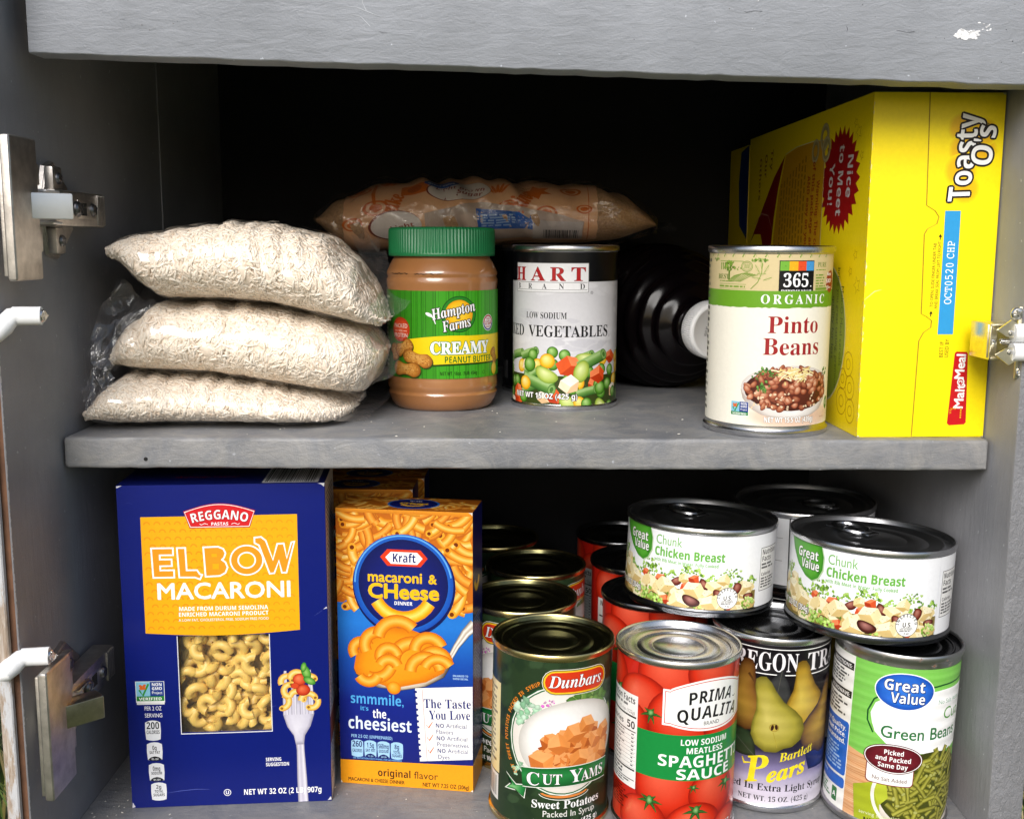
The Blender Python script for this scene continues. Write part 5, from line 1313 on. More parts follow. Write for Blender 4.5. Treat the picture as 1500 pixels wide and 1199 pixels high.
def dinner_boxes():
    w, d, h = .0885, .0335, .1855
    W, H = 88.5, 185.5
    t = thing('dinner_box', 'front macaroni and cheese dinner box, blue and orange, standing beside the pasta box', 'box', (-.0682, .0646, FZ + .0002), (R(-.2), 0, R(-8.2)), 'macaroni and cheese dinner boxes')
    navy = S('0d1766'); carton_shell(t, w, d, h, plain('navy_card', navy, .4, 0, .05, 40, .03, 80))
    a = Art(W, H); rg = a.rng; rg.seed(9)
    a.rect(0, 0, W, 75, S('1f5fb8'), S('2a7fd6')); a.rect(0, 75, W, 100, S('2a7fd6'), S('1c55b4')); a.rect(0, 100, W, 128, S('1c55b4'), S('17298a')); a.rect(0, 128, W, 168, S('17298a'), S('131f78'))
    a.rect(0, 0, W, 42, S('c9701c')); a.blob([(0, 30), (20, 30), (17, 52), (9, 58), (4, 62), (0, 62)], S('c9701c')); a.blob([(66, 30), (W, 30), (W, 62), (80, 66), (70, 66)], S('c9701c'))
    nd = [(S('c06a14'), S('ee9a24'), S('fbd070')), (S('b45c16'), S('e48e26'), S('f4b450')), (S('c87818'), S('f2ac34'), S('fddc8c'))]
    for k in range(190):
        u, v = rg.uniform(-2, W + 2), rg.uniform(-2, 62)
        if v > 34 and 15 < u < 70: continue
        if v > 56 - abs(u - 44) * .05 and u < 14 and v > 60: continue
        ang = rg.uniform(0, 180); r_ = rg.uniform(10, 22)
        a.noodle(u - r_ * math.cos(R(ang)), v - r_ * math.sin(R(ang)), r_, ang - 26, ang + 26, rg.uniform(5.0, 7.0), nd[rg.randrange(3)], S('7a3608') if rg.random() < .5 else None)
    # round badge
    cx, cy = 43.7, 48
    a.ell(cx + .4, cy + 1, 33.5, 33.6, S('0f1c5c'), n=60); a.ell(cx, cy, 32.6, 32.6, S('1a52b4'), S('2a7ad8'), S('2a7ad8'), n=60); a.ring(cx, cy, 32.0, 32.0, 1.0, S('6ab0ee'), t0=180, t1=350); a.ell(cx, cy, 29.2, 29.2, S('101a5c'), S('141f72'), S('22409c'), (2, 24), n=60)
    a.poly([(29.0, 30.6), (33.6, 25.4), (55.2, 25.4), (59.8, 30.6), (55.2, 36.2), (33.6, 36.2)], S('e2431f')); a.poly([(32.4, 30.7), (36, 27), (53, 27), (56.6, 30.7), (53, 34.8), (36, 34.8)], WHITE); a.text('Kraft', 44.5, 33.6, 5.6, S('14206e'), 'bold', fit=15.5)
    yl = S('f7c51e'); od = S('c8641a')
    a.text('macaroni', 38.4, 46.8, 6.6, yl, 'sans', fit=36, out=(yl, .26)); a.text('&', 62.8, 46.8, 5.8, yl, 'sans', fit=5.2, out=(yl, .25)); 
    a.text('CHeese', 43.8, 57.4, 9.2, yl, 'sans', fit=46.5, out=(yl, .5)); a.text('DINNER', 43.8, 61.6, 2.3, WHITE, 'bold', fit=12)
    a.noodle(43.5, 50.4, 19.5, 152, 28, 8.6, (S('e08a12'), S('f6b91c'), S('fee272')), None)
    # heaped spoon
    A0 = len(a.T)
    a.stroke([(70, 99), (78, 84), (84, 75), (90, 69)], [3, 4, 6, 8], [(-1, S('6a5a4a')), (-.4, S('f4efe6')), (.1, S('b9aa98')), (.5, S('fdfbf6')), (1, S('5a4a3c'))])
    a.blob([(10, 103), (14, 110), (26, 114.5), (42, 115.5), (58, 112), (70, 105), (74.5, 97), (74, 92), (40, 96)], S('4a3a2c'), S('c9bba8'), S('efe6d8'), (0, 6))
    a.blob([(10.5, 102), (12, 94), (16, 84), (25, 77), (34, 73), (48, 74), (60, 78), (70, 86), (73, 93), (70, 102), (58, 109), (42, 113), (36, 118), (31, 113), (20, 110), (12, 106)], S('d97a12'), S('ee9a1a'), S('f2a628'))
    for u, v, r_, a0, a1, wd in ((16, 90, 6, 140, 330, 7), (27, 86, 9, 150, 290, 8), (24, 96, 12, 20, 110, 8), (40, 82, 13, 190, 320, 8.5), (50, 96, 13, 170, 290, 9), (34, 93, 6, 160, 350, 7.5), (60, 88, 9, 180, 340, 8), (64, 96, 8, 190, 360, 8), (58, 102, 10, 180, 350, 8), (34, 101, 6, 200, 340, 7.5), (20, 104, 7, 20, 150, 7.5), (66, 102, 9, 200, 330, 7)):
        a.noodle(u, v, r_, a0, a1, wd, (S('cc6a10'), S('ef9a1e'), S('fcc65c')), None)
    a.ell(37, 114, 4.6, 4.4, S('d9780f'), S('ee9a1a'), S('f8be4e'), (-1, -1))
    for i_ in range(A0, len(a.T)): a.T[i_][:, :, 1] += 3.2
    lb = S('58b0ea')
    a.text('smmmile,', 7.5, 129.6, 6.8, lb, 'bold', al='l', fit=36); a.text("it's", 14, 134.2, 2.9, lb, 'bold', al='l'); a.text('the', 27, 138.8, 5.8, WHITE, 'bold', fit=9.4); a.text('cheesiest', 5.5, 147.2, 8.2, S('e6f2fc'), 'bold', al='l', fit=43)
    a.text('PER 2.5 OZ (UNPREPARED)', 7.5, 153.3, 2.2, S('9cc8ec'), 'bold', al='l', fit=28)
    bg = S('a9d3f0')
    for k, rows in enumerate(([('260', .42, .34, .82), ('CALORIES', .72, .18, .8)], [('1.5g', .42, .28, .62), ('SAT FAT', .66, .17, .8)], [('560mg', .42, .26, .86), ('SODIUM', .66, .17, .8)], [('8g', .4, .26, .4), ('TOTAL', .66, .17, .6), ('SUGARS', .86, .17, .8)])):
        a.badge(7.4 + k * 8.9, 154.6, 8.3, 12.2, rows, bg, navy, (None, '7% DV', '24% DV', None)[k], navy)
    a.text('SEE NUTRITION FACTS PANEL FOR AS PREPARED', 25, 169.6 - 1.6, 1.1, S('7fb8e6'), 'bold', fit=33)
    ob = S('f4a51c')
    a.poly([(0, 169.2), (W, 167.4), (W, H), (0, H)], ob)
    a.text('original', 25, 179, 5.0, S('3c2412'), 'bold', al='l', fit=22.5); a.text('flavor', 49.4, 179, 5.0, S('3c2412'), 'sans', al='l', fit=16); a.text('MACARONI & CHEESE DINNER', 5, 183.6, 2.4, S('3c2412'), 'sans', al='l', fit=38, out=(S('3c2412'), .06)); a.text('NET WT 7.25 OZ (206g)', 86, 184.0, 2.7, S('3c2412'), 'sans', al='r', fit=31, out=(S('3c2412'), .06))
    # torn notepaper
    P = [(51, 116.5), (W - .2, 113.6), (W - .2, 163), (53.6, 166.5)]
    a.poly(P, S('f6f6f4')); a.stroke([(55.6, 117), (58.4, 166)], .3, S('e08a8a'))
    for k in range(12): v = 119 + k * 4.0; a.ell(51.2 + k * .22, v, 1.15, .9, S('18287e'), n=10); a.poly([(50.2 + k * .22, v - .5), (51.4 + k * .22, v - .4), (51.4 + k * .22, v + .4), (50.2 + k * .22, v + .5)], S('18287e'))
    nv = S('1c2a7c')
    a.text('The Taste', 72, 129, 6.0, nv, 'serif', fit=31, rot=2); a.text('You Love', 73.5, 136.6, 6.0, nv, 'serif', fit=27, rot=2)
    for k, wd in enumerate(('Flavors', 'Preservatives', 'Dyes')):
        v = 142.4 + k * 8.6
        a.stroke([(58.2 + k * .4, v - 1.4), (59.6 + k * .4, v + .6), (62.2 + k * .4, v - 3.6)], [.5, .9, .4], S('ea6a20')); a.text('NO', 64 + k * .5, v, 2.8, nv, 'bold', al='l', fit=5.8); a.text('Artificial', 71 + k * .5, v - .2, 2.8, nv, 'sans', al='l', fit=13.6); a.text(wd, 64.4 + k * .5, v + 4.2, 2.8, nv, 'sans', al='l', fit=(11.5, 21, 8)[k])
    a.text('ENLARGED TO', 80.5, 107.6, 1.2, S('b8d8f2'), 'bold', fit=10); a.text('SHOW DETAIL', 80.5, 109.6, 1.2, S('b8d8f2'), 'bold', fit=10)
    a.rect(0, 0, W, 2.4, S('f0a030'), S('dd8a24'))
    for P in ([(W, 0), (W - 2.6, .1), (W - 1.2, .8), (W - .2, 2)], [(W, H), (W - 1.6, H - .2), (W - .2, H - 1.5)], [(0, H), (1.2, H - .2), (.2, H - 2)]): a.poly(P, S('e6e0d6'))
    a.build('printed_front', P_card, t, bulge(FRONT(w, h), W, H, .0011), [k * 6 for k in range(15)], [k * 6 for k in range(31)], (0, 0, W, H))
    b = Art(33.5, H); b.rect(0, 0, 34, H, navy); b.noodle(14, 44, 8, 165, 15, 5, (S('e08a12'), S('f6b91c'), S('fee272')), None); b.fine(5, 70, 29, 160, 40, S('8a9ac8')); b.rect(0, 167, 34, H, ob)
    b.build('printed_side', P_card, t, RIGHT(w, h))
    c = Art(W, 33.5); c.rect(0, 0, W, 34, S('b86a1c'))
    for k in range(46):
        ang = rg.uniform(0, 180); r_ = 16; u, v = rg.uniform(0, W), rg.uniform(0, 33); c.noodle(u - r_ * math.cos(R(ang)), v - r_ * math.sin(R(ang)), r_, ang - 22, ang + 22, 5, nd[k % 3])
    c.ell(47, 17, 17, 13, S('2a7ad8'), n=40); c.ell(47, 17, 15.6, 11.8, S('141f72'), n=40); c.text('Kraft', 47, 10.5, 2.4, WHITE, 'bold'); c.text('CHeese', 47, 18, 4, yl, 'sans', fit=19, out=(yl, .3)); c.noodle(47, 14, 9, 140, 40, 3, (S('e08a12'), S('f6b91c'), S('fee272')), None)
    c.build('printed_top', P_card, t, TOP(w, d, h), clip=(0, 0, W, 33.5))
    copy_tree(t, 'second macaroni dinner box, set back in shadow between the front one and the pasta box', (-.1118, .1245, FZ), (0, 0, R(-1)))
    copy_tree(t, 'rearmost macaroni dinner box, only its dark blue side with yellow noodle showing', (-.1068, .1600, FZ), (0, 0, R(-1)))

def cereal_boxes():
    yl = S('f8e014', .97); w, d, h = .0762, .288, .1995
    W, D, H = 76.2, 288, 199.5
    t = thing('cereal_box', 'long yellow cereal box lying on its side at the right end of the shelf', 'box', (.206 + .0381, .0398, .0002), (0, 0, R(1.6)), 'yellow cereal boxes')
    M_y = plain('yellow_card', yl, .42, 0, .03, 30, .05, 60)
    carton_shell(t, w, d, h, M_y, bev=.0012)
    a = Art(W, H); a.rect(0, 0, W, H, yl)
    rg = a.rng; rg.seed(5)
    flap = [(32.2, 0), (W - .4, 1.2), (W - .2, 198.8), (33, 199.2), (33.6, 142), (36.0, 137), (40.2, 134), (40.4, 130), (37, 127.5), (34, 126), (33, 80), (34.6, 77), (40, 74), (41, 70), (38.5, 66.5), (33.4, 63.5)]
    a.poly([(u - .5, v) if u < 60 else (u, v) for u, v in flap], S('b8982c')); a.poly(flap, yl, lift=.0004)  # dark strip beside the raised flap, its edge shade put into colour
    a.poly([(u + .35, v) if u < 60 else (u, v) for u, v in flap], yl * 1.02, lift=.0004)
    L = .00042
    def TX(*k, **kw):
        n0 = len(a.T); a.text(*k, **kw)
        for i in range(n0, len(a.T)): a.T[i][:, :, 5] += L
    def PL(f, *k, **kw):
        n0 = len(a.T); f(*k, **kw)
        for i in range(n0, len(a.T)): a.T[i][:, :, 5] += L
    glow = S('f2b81c', .9)
    for u, v, q in ((52, 20, 9), (54, 32, 10), (52, 44, 10), (55, 54, 9), (64, 32, 9), (65, 22, 8)): PL(a.ell, u, v, q, q, yl, mix(yl, glow, .7), glow, n=20)
    dk = S('241c1c')
    TX('Toasty', 59.5, 36.2, 12.6, WHITE, 'bold', rot=86, fit=50, out=(dk, 1.15), shear=-.12); TX("O's", 70.6, 30, 12.4, WHITE, 'bold', rot=84, fit=24, out=(dk, 1.15))
    PL(a.ell, 66.5, 17.5, .7, .7, S('8a7a2a'), n=8)
    PL(a.rect, 44.2, 66.5, 53.4, 138, S('3aa4e0')); TX('OCT0520 CHP', 51.0, 102, 4.2, WHITE, 'mono', rot=90, fit=37)
    TX('TO OPEN, SLIDE FINGER UNDER TAB', 40.2, 103.5, 1.75, S('3a341c'), 'sans', rot=90, fit=37); TX('AND BREAK SEAL FROM LEFT TO RIGHT', 42.9, 103.5, 1.75, S('3a341c'), 'sans', rot=90, fit=39)
    for u, v in ((39.4, 126), (42.2, 81.5)): PL(a.poly, [(u - .3, v + 1.6), (u + .3, v + 1.6), (u + .3, v), (u + 1.1, v), (u, v - 1.8), (u - 1.1, v), (u - .3, v)], INK)
    TX('BEST IF', 48.2, 147, 2.2, S('3a341c'), 'sans', rot=90, fit=9.6); TX('USED BY:', 51.4, 146, 2.2, S('3a341c'), 'sans', rot=90, fit=11.6)
    PL(a.poly, [(56.4, 148.2), (62.6, 148.4), (63.4, 149.6), (65, 190.6), (64, 191.8), (55, 192.4), (53.6, 191.2), (55.4, 149.2)], S('cf1f26'))
    TX('Malt', 62.6, 175.2, 5.4, WHITE, 'sans', rot=88, fit=15, out=(WHITE, .22)); TX('Meal', 61.9, 157.2, 5.4, WHITE, 'sans', rot=88, fit=15.5, out=(WHITE, .22))
    PL(a.ring, 60.2, 166.3, 2.5, 2.2, .75, WHITE, t0=40, t1=340, rot=90); PL(a.ring, 60.2, 166.3, 1.1, .9, .55, WHITE, t0=150, t1=420, rot=0)
    for k in range(7): th = R(150 + k * 26); PL(a.stroke, [(57 + 1.4 * math.cos(th), 184 + 1.4 * math.sin(th)), (57 + 2.7 * math.cos(th), 184 + 2.7 * math.sin(th))], .3, S('f0c020'))
    for k in range(5): PL(a.ell, 61.5, 182 + k * 1.4, .5, .55, S('f0c020'), n=8)
    for k in range(26):
        v = rg.uniform(2, 197); a.stroke([(rg.uniform(.1, .4), v), (rg.uniform(.2, .8), v + rg.uniform(.5, 2)), (.2, v + rg.uniform(2, 4))], [.1, rg.uniform(.2, .6), .1], S(rg.choice(('e9e2b8', 'd8c890', 'f4efd0'))))
    for u_, v_ in ((W, 0), (W, H), (0, H)): a.poly(a.epts(u_, v_, 1.6, 1.2, 30, 9, .4), S('d9cfa0'))
    for P in ([(.3, 118), (6, 113), (10, 112)],): a.stroke(P, [.2, .6, .1], S('f8ec9a'))
    a.build('printed_front', P_card, t, bulge(plane_map((-w / 2, -.00012, h), (1, 0, 0), (0, 0, -1), (0, -1, 0)), W, H, .0016), [k * 6 for k in range(13)], [k * 6 for k in range(34)], (0, 0, W, H))
    # worn corner edge between the two printed faces and long left side
    b = Art(D, H); b.rect(0, 0, D, H, yl)
    U = lambda s: D - s
    for v in range(2, 198, 3):
        if b.rng.random() < .5: b.rect(D - .7, v, D, v + b.rng.uniform(.4, 2.2), S('e6e0c0'))
    red = S('a81a1a')
    b.star(U(52), 46.5, 27.5, 33.5, 26, red, sx=1.08)
    b.text('Nice', U(38.5), 44.5, 9.2, S('d8d4d0'), 'bold', rot=-92, fit=27); b.text('to Meet', U(55), 46.5, 9.2, S('d8d4d0'), 'bold', rot=-92, fit=44); b.text('You!', U(71.5), 48.5, 9.2, S('d8d4d0'), 'bold', rot=-92, fit=27)
    orr = S('dba61c')
    b.blob([(U(83), 19), (U(96), 18), (U(120), 18), (U(150), 18.6), (U(176), 21.5), (U(190), 50), (U(198), 80), (U(204), 120), (U(200), 199), (U(83), 199)], orr)
    b.stroke([(U(82.5), 90), (U(82.5), 40), (U(86), 19), (U(110), 17.5), (U(150), 18), (U(178), 21)], [.5] * 6, S('cfd2c4'))
    b.poly([(U(178), 21.5), (U(206), 36), (U(240), 60), (U(278), 86), (U(262), 78), (U(240), 78), (U(228), 92), (U(218), 108), (U(204), 84), (U(200), 67), (U(192), 45)], S('8c1416')); b.stroke([(U(262), 70), (U(240), 62), (U(218), 64), (U(202), 76)], [.6, 1, 1, .6], S('c89a8a'))
    for u, v, q in ((86, 17, 9), (81, 25, 8.5), (104, 24.5, 8)): b.ring(U(u), v, q, q, q * .5, S('a89a6a')); b.ring(U(u), v, q * .96, q * .96, q * .2, S('c6ba8c'))
    b.text('Warning: The contents', U(96.5), 44, 6.2, red, 'bold', al='l', rot=-90, fit=62); b.text('of this package are tasty', U(107), 31, 6.2, red, 'bold', al='l', rot=-90, fit=78); b.text('AND easy on your wallet', U(117.5), 40, 6.2, red, 'bold', al='l', rot=-90, fit=70)
    for k in range(9):
        u = U(126 + k * 7.2); n0 = len(b.T)
        v = 26 + k * 2
        while v < 190:
            q = b.rng.uniform(2, 7); b.rect(u, v, u + 3.0, v + q, S('a87a14')); v += q + 1.6
    b.text('Try', U(219), 14, 7, S('8c4a14'), 'bold', al='l', rot=-90); b.text('Our', U(236), 16, 7, S('8c4a14'), 'bold', al='l', rot=-90); b.text('Others', U(253), 18, 7, S('8c4a14'), 'bold', al='l', rot=-90)
    b.blob(b.epts(U(68), 142, 41, 45, 0, 48), S('d9d8b0')); b.blob(b.epts(U(68.4), 142, 40, 44, 0, 48), S('8fa428'), S('a8b930'), S('b2c238'))
    b.text('Malt-O-Meal cereals', U(37.5), 136, 4.4, S('5f6a1c'), 'sans', rot=-90, fit=50); b.text('bring you great tasting, premium', U(45), 138, 4.4, S('5f6a1c'), 'sans', rot=-90, fit=76); b.text('quality for less', U(52.5), 138, 4.4, S('5f6a1c'), 'sans', rot=-90, fit=40)
    li = S('c09a10')
    for u, v, q in ((22, 20, 5), (15, 34, 3), (12, 110, 5.5), (17, 92, 3.4), (24, 102, 3), (28, 14, 3)):
        P = [(U(u) + (q if k % 2 else q * .45) * math.cos(PI * k / 5), v + (q if k % 2 else q * .45) * math.sin(PI * k / 5)) for k in range(11)]; b.stroke(P, .45, li)
    for u, v, q in ((20, 158, 8), (29, 168, 7), (16, 172, 8), (30, 182, 9), (14, 186, 8)): b.ring(U(u), v, q, q * .95, .5, li); b.ring(U(u), v, q * .45, q * .42, .45, li)
    b.build('printed_side', P_card, t, bulge(plane_map((-w / 2 - .00012, d, h), (0, -1, 0), (0, 0, -1), (-1, 0, 0)), D, H, .0022), [k * 8 for k in range(36)], [k * 8 for k in range(25)], (0, 0, D, H))
    t2 = thing('cereal_box', 'second yellow box behind the long cereal box, a blue patch on its side', 'box', (.2326, .3292, .0), (0, 0, R(1.6)), 'yellow cereal boxes')
    w2, d2, h2 = .070, .068, .1955
    carton_shell(t2, w2, d2, h2, M_y, bev=.0012)
    b = Art(68, 195.5); b.rect(0, 0, 68, 195.5, yl); b.blob([(68, 0), (40, 4), (34, 30), (40, 66), (68, 78)], S('1c3f8c')); b.poly([(68, 96), (40, 110), (36, 140), (68, 150)], S('8c1416'))
    b.build('printed_side', P_card, t2, plane_map((-w2 / 2 - .00012, d2, h2), (0, -1, 0), (0, 0, -1), (-1, 0, 0)), clip=(0, 0, 68, 195.5))

# ------------------------------------------------------------------ peanut butter jar
def peanut_jar():
    x, y, r = -.0492, .1652, .0388
    t = thing('peanut_butter_jar', 'clear jar of creamy peanut butter with ribbed green lid, beside the rice bags', 'jar', (x, y, 0), face_rot(x, y))
    pb = NT('peanut_butter'); co = pb.coord(); pb.set(Base_Color=pb.ramp(pb.noise(co, 26, 4), [(.3, (.285, .118, .038)), (.7, (.34, .146, .048))]), Roughness=.32, Coat_Weight=1.0, Coat_Roughness=.04)
    pb.l(pb.bump(pb.noise(co, 45, 3), .06, .002), pb.b.inputs['Normal'])
    prof = [(0, .0016), (.026, .0014), (.029, 0), (.0325, .0003), (.0348, .0022), (.0368, .0058), (.0382, .0098), (.0386, .0112), (.0378, .0125), (.0378, .0138), (.0387, .0152), (r, .0175), (r - .0003, .0215), (r - .0004, .0228),
            (r - .0004, .083), (r - .0002, .0842), (r, .0868), (r + .0001, .0893), (r - .0006, .0906), (r - .0006, .0915), (r, .0928), (r - .0001, .0940), (.0380, .0958), (.0362, .0995), (.0345, .1026), (.0336, .1040), (.0336, .1062)]
    link('jar', lathe(prof, 96), pb.m, t, 45)
    prof = [(.0352, .1050), (.0368, .1052), (.0370, .1060), (.0370, .1072), (.0366, .1076), (.0366, .1222), (.0362, .1236), (.0350, .1244), (.0320, .1246), (0, .1246)]
    gl = plain('green_lid', (.012, .17, .055), .38, 0, .05, 40)
    link('lid', lathe(prof, 480, rad=lambda a, i: 1 + (.011 * math.cos(a * 96) if 4 <= i <= 6 else 0)), gl, t, 60)
    a = can_art(r, 59, S('3f9a22')); rg = a.rng; rg.seed(21)
    u = -60
    while u < 60:
        w = rg.uniform(7, 12); k = .55 + .5 * min(1, max(0, (u + 50) / 60)); a.rect(u, 0, u + w, 59, S('46a526') * k * rg.uniform(.92, 1.08));  # planks darken to the left: the rice bags' shade put into colour
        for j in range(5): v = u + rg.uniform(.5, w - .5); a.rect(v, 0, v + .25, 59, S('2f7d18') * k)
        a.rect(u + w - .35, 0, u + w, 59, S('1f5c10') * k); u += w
    a.ell(11.5, 15.6, 12.4, 12.2, S('12501c'), n=40); a.ell(11.5, 15.6, 11.8, 11.6, S('2f8a2c'), n=40); a.ell(11.5, 15.6, 9.8, 9.6, S('eda414'), S('f7c422'), S('fbd84a'), (0, -3), n=40)
    dk = S('14280f')
    a.text('Hampton', 9.0, 16.2, 7.0, WHITE, 'ital', rot=11, fit=31, out=(dk, .5), shear=-.12, shadow=(dk, (.5, .7))); a.text('Farms', 10.8, 25.4, 7.0, WHITE, 'ital', rot=11, fit=20, out=(dk, .5), shear=-.12, shadow=(dk, (.5, .7)))
    a.ell(-9, 15.8, 2.6, 1.1, WHITE, rot=25); a.stroke([(-8, 16.5), (-6, 18), (-4.6, 22)], [.4, .9, .5], WHITE)
    a.ell(36, 22, 5.6, 5.6, S('f0f0f0'), n=30); a.ring(36, 22, 5.2, 5.2, 1.0, S('24408c')); a.ring(36, 22, 5.2, 5.2, 1.0, S('c02a2a'), t0=180, t1=360); a.text('100%', 36, 20.2, 1.5, S('c02a2a'), 'bold', fit=5); a.text('USA', 36, 23.6, 3, S('c02a2a'), 'bold', fit=8); a.text('PEANUTS', 36, 25.4, 1.2, S('c02a2a'), 'bold', fit=6)
    a.ell(-32, 26.4, 8.6, 8.4, S('a8331a'), S('d8502a'), S('e06238'), n=36); a.text('PACKED', -32, 25.2, 2.7, S('f4e4da'), 'sans', fit=13.5); a.text('WITH', -32, 28, 1.4, S('f4e4da'), 'sans', fit=4); a.rect(-38, 27.2, -35, 27.5, S('f4e4da')); a.rect(-29, 27.2, -26, 27.5, S('f4e4da')); a.text('PROTEIN', -32, 31.6, 2.7, S('f4e4da'), 'sans', fit=13.5)
    top = [(-27 + k * 3, 33.4 - 3.6 * math.sin(min(1, (k + 1) / 16) * PI * .62)) for k in range(30)]; bot = [(-25 + k * 3, 50.8 - 2.2 * math.sin(min(1, (k + 1) / 16) * PI * .5) + (0)) for k in range(30)]
    a.poly([(u_, v_ + .8) for u_, v_ in top] + [(u_, v_ + 1.3) for u_, v_ in bot[::-1]], S('1f4a12')); a.poly(top + bot[::-1], S('f4d51a'))
    a.text('CREAMY', 13.5, 42.2, 8.0, WHITE, 'serif', fit=44, out=(S('2f8a2c'), .75)); a.text('CREAMY', 13.5, 42.2, 8.0, WHITE, 'serif', fit=44, out=(WHITE, .25)); a.text('PEANUT BUTTER', 20, 48.2, 4.3, S('1f7a2a'), 'bold', fit=38)
    a.text('NET WT. 16oz. (1LB) 454g', 11.5, 56.6, 2.4, S('14280f'), 'bold', fit=27); a.ring(31, 55.6, 1.2, 1.2, .25, S('14280f'))
    def peanut(u, v, ln, w, rot):
        c, q = math.cos(R(rot)), math.sin(R(rot)); P = []
        for k in range(32):
            th = 2 * PI * k / 32; xn = math.cos(th); ax = abs(xn); x = ln * xn
            hw = w * (math.sqrt(max(0, 1 - ((ax - .48) / .52) ** 2)) if ax > .48 else .70 + .30 * (ax / .48) ** 2); yv = hw * (1 if math.sin(th) > 0 else -1)
            P.append((u + x * c - yv * q, v + x * q + yv * c))
        a.blob([(p[0] + .6, p[1] + .9) for p in P], S('2a4a14')); a.blob(P, S('8f5418'), S('c88a3c'), S('dfae62'), (-.8, -1.5))
        for i in range(70):
            x = rg.uniform(-.85, .85) * ln; yv = rg.uniform(-.62, .62) * w
            a.ell(u + x * c - yv * q, v + x * q + yv * c, .5, .26, S(rg.choice(('a86a24', 'e2b468', '9c5c1c'))), rot=rot, n=6)
    peanut(-39, 42, 6, 4.6, 60); peanut(-29, 38.5, 8.5, 4.8, -22); peanut(-18, 45.5, 11.5, 4.9, 14); peanut(-27, 53.0, 12, 5.2, 3); peanut(44, 45, 6, 4, 60); a.ell(44, 54, 4, 4.4, S('c9a012'), S('f0d040'))
    a.fine(-58, 4, -46, 54, 16, S('d8e6c8'))
    half = PI * r * 1000; n = int(math.ceil(half / DU)); du = half / n
    a.build('label', P_gloss, t, can_map(r - .0001, .0823, du), [k * du for k in range(-n, n + 1)], None, (-half, 0, half, 59))
    g = Art(240, 12, -120); rg.seed(3); P = [(-62 + k * 1.4, 5 + rg.uniform(-.35, .35)) for k in range(46)]
    for i0, i1 in ((14, 28), (30, 46)): g.stroke(P[i0:i1], [.1] + [rg.uniform(.3, .75) for _ in range(i1 - i0 - 2)] + [.1], S('2c1408'))
    g.build('crack', P_gloss, t, can_map(r + .00005, .0985, du), [k * du for k in range(-n, n + 1)])

# ------------------------------------------------------------------ dark bottle lying on its side
def bottle():
    t = thing('juice_bottle', 'dark ribbed bottle lying on its side, white screw cap facing out behind the bean can', 'bottle', (.1150, .30, .0012), (R(3.0), 0, R(16.5)))
    L0 = .1085
    prof = [(0, -.10), (.045, -.10), (.052, -.095), (.0555, -.085)]
    n = 260
    for k in range(n + 1):
        s = k / n; z = -.085 + s * .175
        r0 = .0555 if s < .60 else .0555 * (1 - .70 * ((s - .60) / .40) ** 2.0)
        prof.append((r0 + (.0019 * math.sin(s * 96) if s > .42 else 0) , z))
    prof += [(.0165, .0915), (.0165, .099)]
    M = Matrix.Translation((0, 0, .0560)) @ Matrix.Rotation(R(90), 4, 'X')
    dk = NT('dark_bottle'); co = dk.coord(); dk.set(Base_Color=(.0025, .0014, .002), Roughness=.16, Specular_IOR_Level=.24)
    link('body', lathe(prof, 128, M, rad=lambda a, i: 1 + (.006 * math.sin(a * 8 + i * .28) if 100 < i < 262 else 0)), dk.m, t, 60)
    cp = [(.0185, .0985), (.0205, .0988), (.0208, .0995), (.0208, .112), (.0203, .1138), (.019, .1148), (.0175, .1146), (.0172, .1142), (0, .1142)]
    link('cap', lathe(cp, 360, M, rad=lambda a, i: 1 + (.02 * math.cos(a * 90) if i in (2, 3) else 0)), M_nylon, t, 55)
    g = Art(20, 20, -10); 
    for k, s_ in enumerate(('BEST BY', '08 JUN 20', '0418 CT', '12:06')): g.text(s_, -7.6 + k * 1.9, 10, 1.5, S('3a3a44'), 'mono', rot=78, fit=7)
    g.build('date_stamp', P_paper, t, plane_map((.0, -.11435, .066), (1, 0, 0), (0, 0, -1), (0, -1, 0)))

